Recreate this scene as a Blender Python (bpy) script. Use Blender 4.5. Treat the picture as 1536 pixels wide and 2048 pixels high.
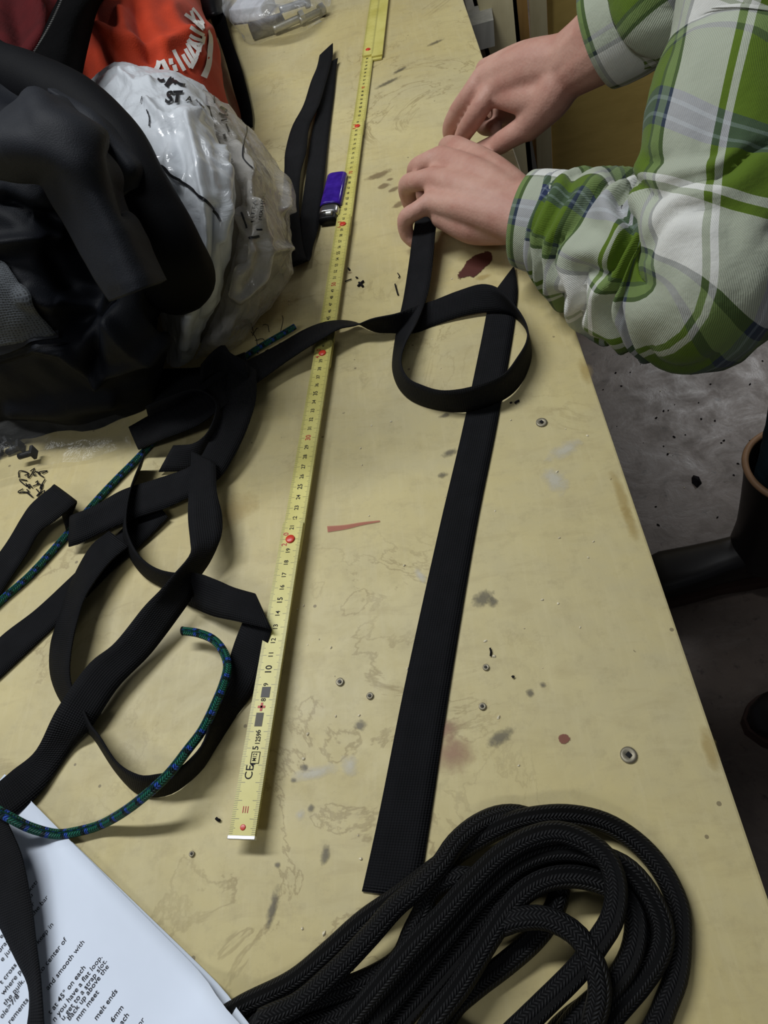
import bpy, bmesh, math, random
import numpy as np
from mathutils import Vector, Matrix
from mathutils.bvhtree import BVHTree

for o in list(bpy.data.objects):
    bpy.data.objects.remove(o)
random.seed(7)
rng = np.random.default_rng(7)
SC = bpy.context.scene
COL = SC.collection

# ------------------------------------------------------------------ camera
T = 0.88                         # height of the bench top above the floor
FPX = 1400.0                     # focal length in pixels of a 1536 x 2048 frame
PITCH, ROLL, YAW = 0.92755624, -0.32, 0.197
CAM = np.array([-0.1127, 0.0, T + 0.41274])
_F = np.array([0, math.cos(PITCH), -math.sin(PITCH)])
_r0 = np.array([1.0, 0, 0]); _u0 = np.cross(_r0, _F)
_R = math.cos(ROLL) * _r0 + math.sin(ROLL) * _u0
_U = -math.sin(ROLL) * _r0 + math.cos(ROLL) * _u0
_Z = np.array([[math.cos(YAW), -math.sin(YAW), 0], [math.sin(YAW), math.cos(YAW), 0], [0, 0, 1]])
CF, CR, CU = _Z @ _F, _Z @ _R, _Z @ _U
cam_data = bpy.data.cameras.new('camera')
cam = bpy.data.objects.new('camera', cam_data); COL.objects.link(cam)
cam_data.sensor_fit = 'VERTICAL'; cam_data.sensor_height = 36.0; cam_data.sensor_width = 27.0
cam_data.lens = FPX * 36.0 / 2048.0
cam_data.clip_start = 0.02; cam_data.clip_end = 60
M4 = Matrix.Identity(4)
for i in range(3):
    M4[i][0], M4[i][1], M4[i][2], M4[i][3] = CR[i], CU[i], -CF[i], CAM[i]
cam.matrix_world = M4
SC.camera = cam

# ------------------------------------------------------------------ light
W = bpy.data.worlds.new('world'); SC.world = W; W.use_nodes = True
W.node_tree.nodes['Background'].inputs[0].default_value = (0.80, 0.86, 1.0, 1)
W.node_tree.nodes['Background'].inputs[1].default_value = 0.055

def area(name, loc, target, sx, sy, power, col=(1, 0.97, 0.9)):
    d = bpy.data.lights.new(name, 'AREA'); d.shape = 'RECTANGLE'; d.size = sx; d.size_y = sy
    d.energy = power; d.color = col
    o = bpy.data.objects.new(name, d); COL.objects.link(o)
    o.location = loc
    o.rotation_euler = (Vector(target) - Vector(loc)).to_track_quat('-Z', 'Y').to_euler()
    return o
area('ceiling_tube_or_fill', (-0.95, 0.85, 2.55), (-0.95, 0.85, 0), 1.25, 0.20, 33, (0.95, 0.98, 1.0))
area('ceiling_tube_or_fill', (1.85, 3.75, 2.75), (1.85, 3.75, 0), 0.5, 1.3, 30, (0.95, 0.98, 1.0))
area('ceiling_tube_or_fill', (-1.05, -1.0, 2.55), (-1.05, -1.0, 0), 1.25, 0.20, 10, (0.95, 0.98, 1.0))  # added fill lamp behind the camera, lifts the near side and the boards

SC.view_settings.view_transform = 'Standard'
SC.view_settings.look = 'None'
SC.view_settings.exposure = 0.0
SC.view_settings.gamma = 1.0
SC.view_settings.use_curve_mapping = False

# ------------------------------------------------------------------ pixel <-> place helpers
def ray(x, y):
    return CF * FPX + CR * (x - 768) - CU * (y - 1024)
def P(x, y, z=0.0):
    """point seen at photo pixel x, y that lies z above the bench top"""
    d = ray(x, y); return CAM + d * ((T + z - CAM[2]) / d[2])
def PY(x, y, Y):
    d = ray(x, y); return CAM + d * ((Y - CAM[1]) / d[1])
def proj(X):
    d = np.asarray(X) - CAM; w = d @ CF
    return np.stack([768 + FPX * (d @ CR) / w, 1024 - FPX * (d @ CU) / w], -1)

# ------------------------------------------------------------------ noise
_perm = rng.permutation(256); _perm = np.concatenate([_perm, _perm, _perm])
_grad = rng.normal(size=(256, 3)); _grad /= np.linalg.norm(_grad, axis=1)[:, None]
def pnoise(X):
    X = np.asarray(X, float); i = np.floor(X).astype(int); f = X - i; i &= 255
    u = f * f * f * (f * (f * 6 - 15) + 10); out = 0
    for dx in (0, 1):
        for dy in (0, 1):
            for dz in (0, 1):
                h = _perm[_perm[_perm[i[..., 0] + dx] + i[..., 1] + dy] + i[..., 2] + dz]
                g = (_grad[h] * (f - np.array([dx, dy, dz]))).sum(-1)
                w = (u[..., 0] if dx else 1 - u[..., 0]) * (u[..., 1] if dy else 1 - u[..., 1]) * (u[..., 2] if dz else 1 - u[..., 2])
                out = out + w * g
    return out
_cd = rng.normal(size=(14, 3)); _cd /= np.linalg.norm(_cd, axis=1)[:, None]; _cp = rng.random(14)
def crumple(X):
    """sharp facets: folded planes in random directions, each bent a little"""
    X = np.asarray(X, float); Wp = X + .35 * np.stack([pnoise(X * .8 + 5), pnoise(X * .8 + 11), pnoise(X * .8 + 23)], -1)
    out = 0
    for k in range(14):
        t = Wp @ _cd[k] * (.6 + .09 * k) + _cp[k]; out = out + np.abs((t % 1.0) - .5) / (1 + .12 * k)
    return out / 2.2 - 1.0
def ridged(X):
    return 1 - 2.2 * np.abs(pnoise(X))

# ------------------------------------------------------------------ materials
def new_mat(name):
    m = bpy.data.materials.new(name); m.use_nodes = True
    nt = m.node_tree; b = nt.nodes['Principled BSDF']
    return m, nt, b
def N(nt, typ, **kw):
    n = nt.nodes.new(typ)
    for k, v in kw.items():
        if k.startswith('i_'):
            key = k[2:]; key = int(key) if key.isdigit() else key.replace('_', ' ')
            n.inputs[key].default_value = v
        else:
            setattr(n, k, v)
    return n
def L(nt, a, b): nt.links.new(a, b)
def math_n(nt, op, a, b=None, c=None):
    n = N(nt, 'ShaderNodeMath', operation=op)
    for k, v in enumerate((a, b, c)):
        if v is None: continue
        if isinstance(v, (int, float)): n.inputs[k].default_value = v
        else: L(nt, v, n.inputs[k])
    return n.outputs[0]
def ramp(nt, fac, stops, interp='LINEAR'):
    r = N(nt, 'ShaderNodeValToRGB'); cr = r.color_ramp; cr.interpolation = interp
    while len(cr.elements) > 1: cr.elements.remove(cr.elements[-1])
    cr.elements[0].position = stops[0][0]; cr.elements[0].color = (*stops[0][1], 1)
    for p_, c_ in stops[1:]:
        e = cr.elements.new(p_); e.color = (*c_, 1)
    if fac is not None: L(nt, fac, r.inputs[0])
    return r.outputs[0]
def mixc(nt, fac, a, b, mode='MIX'):
    m = N(nt, 'ShaderNodeMix', data_type='RGBA', blend_type=mode)
    for sock, v in ((m.inputs[0], fac), (m.inputs[6], a), (m.inputs[7], b)):
        if isinstance(v, (int, float)): sock.default_value = v
        elif isinstance(v, tuple): sock.default_value = (*v, 1)
        else: L(nt, v, sock)
    return m.outputs[2]
def coord(nt, kind='Object', scale=(1, 1, 1)):
    tc = N(nt, 'ShaderNodeTexCoord'); mp = N(nt, 'ShaderNodeMapping'); mp.inputs['Scale'].default_value = scale
    L(nt, tc.outputs[kind], mp.inputs[0]); return mp.outputs[0]
def noise_t(nt, vec, scale, detail=4, rough=.55, dist=0):
    n = N(nt, 'ShaderNodeTexNoise'); n.inputs['Scale'].default_value = scale; n.inputs['Detail'].default_value = detail
    n.inputs['Roughness'].default_value = rough; n.inputs['Distortion'].default_value = dist
    L(nt, vec, n.inputs['Vector']); return n.outputs[0]
def bump(nt, b, height, strength=.3, dist=.001):
    n = N(nt, 'ShaderNodeBump'); n.inputs['Strength'].default_value = strength; n.inputs['Distance'].default_value = dist
    L(nt, height, n.inputs['Height']); L(nt, n.outputs[0], b.inputs['Normal'])
def simple(name, col, rough=.5, spec=.5, metal=0, var=.15, nscale=30, bmp=.0, bscale=200, coat=0):
    m, nt, b = new_mat(name)
    v = coord(nt)
    n = noise_t(nt, v, nscale)
    lo = tuple(c * (1 - var) for c in col); hi = tuple(min(1, c * (1 + var)) for c in col)
    L(nt, ramp(nt, n, [(.3, lo), (.7, hi)]), b.inputs['Base Color'])
    b.inputs['Roughness'].default_value = rough; b.inputs['Specular IOR Level'].default_value = spec
    b.inputs['Metallic'].default_value = metal; b.inputs['Coat Weight'].default_value = coat
    if bmp: bump(nt, b, noise_t(nt, v, bscale), bmp)
    return m

def mat_table():
    m, nt, b = new_mat('varnished_board')
    v = coord(nt)
    n1 = noise_t(nt, v, 3.0, 5, .6, .4)
    base = ramp(nt, n1, [(.25, (.45, .36, .155)), (.5, (.54, .455, .215)), (.75, (.60, .52, .275))])
    n2 = noise_t(nt, v, 22, 6, .7, .6)
    base = mixc(nt, ramp(nt, n2, [(.45, (0, 0, 0)), (.75, (.35,) * 3)]), base, (.42, .345, .17))
    n5 = noise_t(nt, v, 5.5, 6, .7, .3)
    base = mixc(nt, ramp(nt, n5, [(.42, (0,) * 3), (.66, (.55,) * 3)]), base, (.43, .385, .25))
    vs = coord(nt, scale=(9, 28, 1)); n6 = noise_t(nt, vs, 2.5, 5, .65, .5)
    base = mixc(nt, ramp(nt, n6, [(.52, (0,) * 3), (.72, (.45,) * 3)]), base, (.40, .325, .16))
    # wandering dried-liquid edges
    n3 = noise_t(nt, v, 9, 7, .62, .9)
    ed = math_n(nt, 'ABSOLUTE', math_n(nt, 'SUBTRACT', n3, .5))
    ring = ramp(nt, ed, [(0, (1,) * 3), (.006, (.8,) * 3), (.013, (0,) * 3)])
    msk = ramp(nt, noise_t(nt, v, 6, 2), [(.48, (0,) * 3), (.62, (.5,) * 3)])
    base = mixc(nt, math_n(nt, 'MULTIPLY', ring, msk), base, (.22, .155, .06))
    # fibres along the bench
    vf = coord(nt, scale=(60, 6, 1))
    n4 = noise_t(nt, vf, 4, 3, .6)
    base = mixc(nt, ramp(nt, n4, [(.5, (0,) * 3), (.8, (.28,) * 3)]), base, (.62, .54, .31))
    n7 = noise_t(nt, v, 90, 6, .75); base = mixc(nt, ramp(nt, n7, [(.52, (0,) * 3), (.70, (.30,) * 3)]), base, (.33, .27, .14))
    # specks
    vo = N(nt, 'ShaderNodeTexVoronoi'); vo.inputs['Scale'].default_value = 55; L(nt, v, vo.inputs['Vector'])
    sp = math_n(nt, 'LESS_THAN', vo.outputs['Distance'], .07)
    gate = math_n(nt, 'GREATER_THAN', noise_t(nt, v, 13, 2), .56)
    base = mixc(nt, math_n(nt, 'MULTIPLY', math_n(nt, 'MULTIPLY', sp, gate), .7), base, (.12, .09, .05))
    L(nt, base, b.inputs['Base Color'])
    L(nt, ramp(nt, n2, [(.3, (.42,) * 3), (.7, (.6,) * 3)]), b.inputs['Roughness'])
    b.inputs['Specular IOR Level'].default_value = .35
    bump(nt, b, n2, .12, .0008)
    return m
def mat_floor():
    m, nt, b = new_mat('worn_concrete')
    v = coord(nt)
    n1 = noise_t(nt, v, 2.2, 7, .65, .5)
    n2 = noise_t(nt, v, 14, 6, .7, .4)
    base = ramp(nt, n1, [(.3, (.115, .085, .066)), (.55, (.19, .150, .125)), (.75, (.265, .22, .19))])
    base = mixc(nt, ramp(nt, n2, [(.5, (0,) * 3), (.72, (.6,) * 3)]), base, (.08, .065, .055))
    n3 = noise_t(nt, v, 40, 6, .75, .2)
    base = mixc(nt, ramp(nt, n3, [(.58, (0,) * 3), (.68, (.75,) * 3)]), base, (.05, .04, .033))
    base = mixc(nt, ramp(nt, noise_t(nt, coord(nt, scale=(2.5, 9, 1)), 3, 5, .7), [(.55, (0,) * 3), (.75, (.4,) * 3)]), base, (.30, .27, .25))
    L(nt, base, b.inputs['Base Color'])
    L(nt, ramp(nt, n2, [(.35, (.30,) * 3), (.65, (.52,) * 3)]), b.inputs['Roughness'])
    b.inputs['Specular IOR Level'].default_value = .5
    bump(nt, b, n2, .35, .003)
    return m
def mat_webbing():
    m, nt, b = new_mat('black_webbing')
    uv = N(nt, 'ShaderNodeTexCoord').outputs['UV']
    sx = N(nt, 'ShaderNodeSeparateXYZ'); L(nt, uv, sx.inputs[0])
    ru = math_n(nt, 'SINE', math_n(nt, 'MULTIPLY', sx.outputs[0], 2 * math.pi / .0014))
    rv = math_n(nt, 'SINE', math_n(nt, 'MULTIPLY', sx.outputs[1], 2 * math.pi / .0016))
    hgt = math_n(nt, 'ADD', ru, math_n(nt, 'MULTIPLY', rv, .45))
    n = noise_t(nt, coord(nt), 60, 4)
    col = ramp(nt, n, [(.3, (.0028, .003, .0038)), (.7, (.0055, .0056, .007))])
    col = mixc(nt, math_n(nt, 'MULTIPLY', math_n(nt, 'MAXIMUM', hgt, 0.0), .25), col, (.012, .0125, .015))
    L(nt, col, b.inputs['Base Color'])
    b.inputs['Roughness'].default_value = .7; b.inputs['Specular IOR Level'].default_value = .16
    bump(nt, b, hgt, .55, .0005)
    return m
def mat_braid(name, c_lo, c_hi, flecks=None, k_len=.0028, n_ar=10, rough=.55):
    m, nt, b = new_mat(name)
    uv = N(nt, 'ShaderNodeTexCoord').outputs['UV']
    sx = N(nt, 'ShaderNodeSeparateXYZ'); L(nt, uv, sx.inputs[0])
    u, v = sx.outputs[0], sx.outputs[1]
    w = math_n(nt, 'MULTIPLY', v, n_ar)
    tri = math_n(nt, 'PINGPONG', w, 1.0)
    ph = math_n(nt, 'ADD', math_n(nt, 'MULTIPLY', u, 1 / k_len), math_n(nt, 'MULTIPLY', tri, 1.0))
    s = math_n(nt, 'ABSOLUTE', math_n(nt, 'SINE', math_n(nt, 'MULTIPLY', ph, math.pi)))
    cr = math_n(nt, 'ABSOLUTE', math_n(nt, 'SINE', math_n(nt, 'MULTIPLY', w, math.pi)))
    hgt = math_n(nt, 'MULTIPLY', s, math_n(nt, 'ADD', math_n(nt, 'MULTIPLY', cr, .6), .4))
    col = ramp(nt, hgt, [(.1, c_lo), (.9, c_hi)])
    if flecks:
        cell = N(nt, 'ShaderNodeTexWhiteNoise', noise_dimensions='2D')
        cb = N(nt, 'ShaderNodeCombineXYZ')
        L(nt, math_n(nt, 'FLOOR', math_n(nt, 'MULTIPLY', u, 1 / .0042)), cb.inputs[0])
        L(nt, math_n(nt, 'FLOOR', math_n(nt, 'MULTIPLY', v, n_ar / 2)), cb.inputs[1])
        L(nt, cb.outputs[0], cell.inputs[0])
        pat = math_n(nt, 'FRACT', math_n(nt, 'ADD', math_n(nt, 'MULTIPLY', u, 1 / .0125), math_n(nt, 'MULTIPLY', math_n(nt, 'FLOOR', math_n(nt, 'MULTIPLY', v, 4)), .37)))
        col = mixc(nt, math_n(nt, 'LESS_THAN', pat, .18), col, mixc(nt, hgt, tuple(c * .4 for c in flecks[0]), flecks[0]))
        col = mixc(nt, math_n(nt, 'GREATER_THAN', pat, .80), col, flecks[1])
    L(nt, col, b.inputs['Base Color'])
    b.inputs['Roughness'].default_value = rough; b.inputs['Specular IOR Level'].default_value = .25
    bump(nt, b, hgt, .9, .0012)
    return m
def mat_ruler():
    m, nt, b = new_mat('yellow_ruler_print')
    uv = N(nt, 'ShaderNodeTexCoord').outputs['UV']
    sx = N(nt, 'ShaderNodeSeparateXYZ'); L(nt, uv, sx.inputs[0])
    u, v = sx.outputs[0], sx.outputs[1]           # metres along, metres across from the left edge
    ed = math_n(nt, 'MINIMUM', v, math_n(nt, 'SUBTRACT', .0155, v))
    def ticks(step, half, ln):
        f_ = math_n(nt, 'PINGPONG', u, step / 2)
        return math_n(nt, 'MULTIPLY', math_n(nt, 'LESS_THAN', f_, half), math_n(nt, 'LESS_THAN', ed, ln))
    tk = math_n(nt, 'MAXIMUM', ticks(.001, .00017, .0022), math_n(nt, 'MAXIMUM', ticks(.005, .00018, .0032), ticks(.01, .0002, .0046)))
    n = noise_t(nt, coord(nt), 25, 5)
    col = ramp(nt, n, [(.3, (.50, .44, .10)), (.7, (.66, .60, .19))])
    col = mixc(nt, math_n(nt, 'MULTIPLY', tk, .8), col, (.05, .045, .02))
    L(nt, col, b.inputs['Base Color']); b.inputs['Roughness'].default_value = .42
    return m
PLAID = [(0, 'w'), (.030, 'g'), (.0345, 'w'), (.039, 'g'), (.066, 'n'), (.070, 'm'), (.072, 'n'), (.078, 'm'), (.080, 'n'), (.084, 'g'), (.112, 'd'), (.115, 'l'), (.122, 'd'), (.125, 'w')]
PC = dict(w=(.66, .66, .62), g=(.095, .155, .016), n=(.025, .035, .085), m=(.15, .18, .24), d=(.035, .05, .05), l=(.20, .27, .12))
def mat_plaid():
    m, nt, b = new_mat('plaid_flannel')
    uv = N(nt, 'ShaderNodeTexCoord').outputs['UV']
    sx = N(nt, 'ShaderNodeSeparateXYZ'); L(nt, uv, sx.inputs[0])
    per = .128
    def band(s, off):
        f_ = math_n(nt, 'FRACT', math_n(nt, 'ADD', math_n(nt, 'MULTIPLY', s, 1 / per), off))
        return ramp(nt, f_, [(p_ / per, PC[c_]) for p_, c_ in PLAID], 'CONSTANT')
    wu = band(sx.outputs[0], .0); wv = band(sx.outputs[1], .0)
    # twill: diagonal thread alternation gives roughly an even mix of warp and weft
    tw = math_n(nt, 'SINE', math_n(nt, 'MULTIPLY', math_n(nt, 'ADD', sx.outputs[0], sx.outputs[1]), 2 * math.pi / .0016))
    fac = math_n(nt, 'ADD', math_n(nt, 'MULTIPLY', tw, .06), .5)
    col = mixc(nt, fac, wu, wv)
    L(nt, col, b.inputs['Base Color'])
    b.inputs['Roughness'].default_value = .95; b.inputs['Specular IOR Level'].default_value = .1
    b.inputs['Sheen Weight'].default_value = .12
    h = math_n(nt, 'ADD', noise_t(nt, coord(nt), 45, 5), math_n(nt, 'MULTIPLY', tw, .04))
    bump(nt, b, h, .5, .004)
    return m
def mat_skin():
    m, nt, b = new_mat('skin')
    v = coord(nt)
    n = noise_t(nt, v, 28, 4, .6)
    col = ramp(nt, n, [(.3, (.42, .205, .155)), (.55, (.50, .285, .22)), (.75, (.56, .335, .26))])
    n2 = noise_t(nt, v, 120, 3)
    col = mixc(nt, ramp(nt, n2, [(.6, (0,) * 3), (.8, (.25,) * 3)]), col, (.45, .17, .12))
    L(nt, col, b.inputs['Base Color'])
    b.inputs['Roughness'].default_value = .58
    b.inputs['Specular IOR Level'].default_value = .35
    b.inputs['Subsurface Weight'].default_value = .12; b.inputs['Subsurface Radius'].default_value = (.008, .003, .002); b.inputs['Subsurface Scale'].default_value = .6
    vo = N(nt, 'ShaderNodeTexVoronoi'); vo.inputs['Scale'].default_value = 420; L(nt, v, vo.inputs['Vector'])
    bump(nt, b, math_n(nt, 'ADD', vo.outputs['Distance'], math_n(nt, 'MULTIPLY', n2, 2.0)), .22, .0006)
    return m
def mat_film(name, tint, opac_lo, opac_hi, rough=.12):
    """thin plastic film: part clear, part milky, glossy"""
    m, nt, b = new_mat(name)
    out = nt.nodes['Material Output']
    v = coord(nt)
    n = noise_t(nt, v, 26, 5, .65, 1.2)
    b.inputs['Base Color'].default_value = (*tint, 1); b.inputs['Roughness'].default_value = rough
    b.inputs['Specular IOR Level'].default_value = .9
    bump(nt, b, n, .5, .006)
    tr = N(nt, 'ShaderNodeBsdfTransparent')
    mx = N(nt, 'ShaderNodeMixShader')
    L(nt, ramp(nt, n, [(.3, (opac_lo,) * 3), (.7, (opac_hi,) * 3)]), mx.inputs[0])
    L(nt, tr.outputs[0], mx.inputs[1]); L(nt, b.outputs[0], mx.inputs[2]); L(nt, mx.outputs[0], out.inputs[0])
    return m
def mat_whitebag():
    m, nt, b = new_mat('white_polythene')
    out = nt.nodes['Material Output']
    v = coord(nt)
    n = noise_t(nt, v, 24, 5, .6, .8)
    L(nt, ramp(nt, n, [(.3, (.70, .74, .78)), (.7, (.84, .88, .93))]), b.inputs['Base Color'])
    b.inputs['Roughness'].default_value = .22; b.inputs['Specular IOR Level'].default_value = .7
    bump(nt, b, noise_t(nt, v, 30, 4, .6, 1.5), .35, .004)
    tl = N(nt, 'ShaderNodeBsdfTranslucent'); tl.inputs[0].default_value = (.75, .76, .78, 1)
    mx = N(nt, 'ShaderNodeMixShader'); mx.inputs[0].default_value = .3
    L(nt, b.outputs[0], mx.inputs[1]); L(nt, tl.outputs[0], mx.inputs[2]); L(nt, mx.outputs[0], out.inputs[0])
    return m
def mat_stain(name, col, amount, nscale=60, hard=.12):
    """a dried spot: its own ragged outline, fading out at the rim (uv centre .5, .5)"""
    m, nt, b = new_mat(name)
    out = nt.nodes['Material Output']
    tc = N(nt, 'ShaderNodeTexCoord')
    d = N(nt, 'ShaderNodeVectorMath', operation='DISTANCE'); d.inputs[1].default_value = (.5, .5, 0)
    L(nt, tc.outputs['UV'], d.inputs[0])
    n = noise_t(nt, coord(nt), nscale, 5, .65)
    r_ = math_n(nt, 'ADD', math_n(nt, 'MULTIPLY', d.outputs['Value'], 2.0), math_n(nt, 'MULTIPLY', math_n(nt, 'SUBTRACT', n, .5), 1.1))
    a = ramp(nt, r_, [(max(0, .72 - hard), (amount,) * 3), (.74, (0,) * 3)])
    b.inputs['Base Color'].default_value = (*col, 1); b.inputs['Roughness'].default_value = .5
    tr = N(nt, 'ShaderNodeBsdfTransparent'); mx = N(nt, 'ShaderNodeMixShader')
    L(nt, a, mx.inputs[0]); L(nt, tr.outputs[0], mx.inputs[1]); L(nt, b.outputs[0], mx.inputs[2]); L(nt, mx.outputs[0], out.inputs[0])
    return m
def mat_wood(name, c0, c1, scale=(40, 40, 3), rough=.7):
    m, nt, b = new_mat(name)
    v = coord(nt, scale=scale)
    n = noise_t(nt, v, 1.0, 6, .65, .6)
    n2 = noise_t(nt, coord(nt), 7, 4)
    col = ramp(nt, n, [(.3, c0), (.7, c1)])
    col = mixc(nt, ramp(nt, n2, [(.55, (0,) * 3), (.8, (.45,) * 3)]), col, tuple(c * .55 for c in c0))
    L(nt, col, b.inputs['Base Color']); b.inputs['Roughness'].default_value = rough
    bump(nt, b, n, .3, .001)
    return m
def mat_fabric(name, col, rough=.85, spec=.2, weave=900, bmp=.3, var=.25, sheen=.0, dirt=None):
    m, nt, b = new_mat(name)
    v = coord(nt)
    n = noise_t(nt, v, 16, 5, .6)
    lo = tuple(c * (1 - var) for c in col); hi = tuple(c * (1 + var) for c in col)
    c_ = ramp(nt, n, [(.3, lo), (.7, hi)])
    if dirt:
        c_ = mixc(nt, ramp(nt, noise_t(nt, v, 38, 6, .75), [(.62, (0,) * 3), (.75, (.5,) * 3)]), c_, dirt)
    L(nt, c_, b.inputs['Base Color'])
    b.inputs['Roughness'].default_value = rough; b.inputs['Specular IOR Level'].default_value = spec
    b.inputs['Sheen Weight'].default_value = sheen
    bump(nt, b, math_n(nt, 'ADD', noise_t(nt, v, weave, 2), math_n(nt, 'MULTIPLY', noise_t(nt, v, 35, 4), 2.0)), bmp, .002)
    return m
def mat_mesh_fabric():
    m, nt, b = new_mat('perforated_mesh_fabric')
    uv = coord(nt, 'UV')
    vo = N(nt, 'ShaderNodeTexVoronoi'); vo.inputs['Scale'].default_value = 300; vo.inputs['Randomness'].default_value = .25
    L(nt, uv, vo.inputs['Vector'])
    col = ramp(nt, vo.outputs['Distance'], [(.22, (.008, .009, .010)), (.34, (.050, .057, .065))])
    L(nt, col, b.inputs['Base Color']); b.inputs['Roughness'].default_value = .8
    bump(nt, b, vo.outputs['Distance'], .6, .001)
    return m

MT = dict(
    table=mat_table(), floor=mat_floor(), web=mat_webbing(),
    rope=mat_braid('black_braided_rope', (.0015, .0015, .002), (.014, .014, .015), None, .0019, 14, .6),
    cord=mat_braid('green_braided_cord', (.004, .040, .028), (.016, .17, .11), ((.03, .10, .50), (.003, .018, .02)), .0016, 8, .45),
    ruler=mat_ruler(), plaid=mat_plaid(), skin=mat_skin(),
    white=mat_whitebag(), bagclear=mat_film('milky_film', (.62, .60, .56), .38, .62, .16),
    film=mat_film('clear_film', (.75, .77, .8), .16, .46, .10), film_shaded=mat_film('shaded_clear_film', (.25, .25, .24), .05, .16, .2),  # second film: the jacket's shadow is put into its dark tint
    paper=simple('white_paper', (.74, .81, .93), .8, .2, var=.03, nscale=20),
    ink=simple('black_ink', (.012, .012, .015), .7, .2), bagink=simple('black_bag_print', (.01, .01, .012), .35, .5),
    redink=simple('red_print', (.45, .03, .015), .5), rivet=simple('red_rivet', (.62, .045, .02), .35, .5),
    steel=simple('steel', (.55, .55, .55), .3, .5, 1.0, .1), zinc=simple('zinc_steel', (.42, .42, .40), .45, .5, 1.0, .25), dull=simple('dull_screw_steel', (.30, .27, .20), .55, .4, .7, .3, 200),
    lighter=None, blackpl=simple('black_plastic', (.005, .005, .006), .45, .25),
    orange=mat_fabric('orange_red_softshell', (.42, .035, .008), .8, .2, 700, .25, .2, .05),
    redlin=mat_fabric('dark_red_lining', (.055, .003, .004), .85, .15, 700, .3, .3),
    fleece=mat_fabric('black_fleece', (.0022, .0022, .0024), .95, .03, 500, .5, .3, 0),
    jacket=mat_fabric('navy_black_shell', (.0045, .0055, .0085), .6, .14, 1200, .2, .25, 0),
    jackgrey=mat_fabric('dark_grey_shell', (.0125, .0140, .0185), .65, .18, 1200, .2, .15, 0, (.03, .032, .036)),
    jackblk=mat_fabric('black_shell', (.0020, .0022, .0032), .65, .10, 1200, .15, .25),
    velcro=mat_fabric('grey_rubber_tab', (.026, .030, .031), .75, .2, 900, .3, .15),
    meshf=mat_mesh_fabric(), stripe=simple('white_embroidery', (.62, .60, .57), .8, .2, var=.08, nscale=300, bmp=.4, bscale=900),
    trous=mat_fabric('dark_teal_trousers', (.012, .026, .034), .9, .1, 600, .4, .3),
    boot=simple('black_rubber', (.010, .008, .0075), .4, .5, var=.2), trim=simple('tan_rubber_trim', (.30, .17, .09), .5, .4),
    sole=simple('brown_rubber_sole', (.06, .03, .022), .6, .4),
    wgrey=mat_wood('weathered_grey_timber', (.42, .41, .36), (.62, .60, .53)),
    worange=mat_wood('orange_pine', (.60, .34, .10), (.72, .44, .15)),
    wpale=mat_wood('pale_pine', (.76, .65, .36), (.86, .77, .48)),
    wply=mat_wood('plywood_sheet', (.54, .38, .10), (.66, .48, .14), (6, 6, 30)),
    wdark=mat_wood('dark_end_grain', (.10, .09, .07), (.16, .14, .11)),
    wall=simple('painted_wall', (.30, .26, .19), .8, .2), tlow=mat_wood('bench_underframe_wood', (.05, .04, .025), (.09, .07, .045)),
    hair=simple('dark_brown_hair', (.03, .018, .01), .6, .3), lint=simple('black_thread', (.012, .011, .012), .8, .1),
    chip=simple('pale_wood_chip', (.75, .68, .5), .6, .3),
)
def mat_lighter():
    m, nt, b = new_mat('purple_clear_plastic')
    b.inputs['Base Color'].default_value = (.05, .015, .34, 1); b.inputs['Roughness'].default_value = .12
    b.inputs['Transmission Weight'].default_value = .35; b.inputs['IOR'].default_value = 1.4
    n = noise_t(nt, coord(nt), 90, 3)
    L(nt, ramp(nt, n, [(.3, (.035, .010, .26)), (.7, (.075, .025, .44))]), b.inputs['Base Color'])
    return m
MT['lighter'] = mat_lighter()

# ------------------------------------------------------------------ mesh helpers
WO = {}
def obj(name, verts, faces, mat, parent=None, base=None, uv=None, smooth=True):
    """one mesh object from world-space verts; children share their parent's origin"""
    verts = np.asarray(verts, float)
    if parent is not None: org = WO[parent]
    elif base is not None: org = np.asarray(base, float)
    else: org = np.array([verts[:, 0].mean(), verts[:, 1].mean(), verts[:, 2].min()])
    me = bpy.data.meshes.new(name)
    me.from_pydata((verts - org).tolist(), [], [list(map(int, f)) for f in faces])
    if uv is not None:
        ul = me.uv_layers.new(name='UVMap')
        idx = np.empty(len(me.loops), np.int32); me.loops.foreach_get('vertex_index', idx)
        ul.data.foreach_set('uv', np.asarray(uv, float)[idx].astype(np.float32).ravel())
    if smooth: me.polygons.foreach_set('use_smooth', [True] * len(me.polygons))
    me.materials.append(mat); me.update()
    o = bpy.data.objects.new(name, me); COL.objects.link(o)
    if parent is not None: o.parent = parent
    else: o.location = org
    WO[o] = org
    return o
def empty(name, loc):
    o = bpy.data.objects.new(name, None); COL.objects.link(o); o.location = loc; o.empty_display_size = .02
    WO[o] = np.asarray(loc, float); return o
def tag(o, label, cat, group=None):
    o['label'] = label; o['category'] = cat
    if group: o['group'] = group
    return o
def struct(o, label=None):
    o['kind'] = 'structure'
    if label: o['label'] = label
    return o

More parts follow.
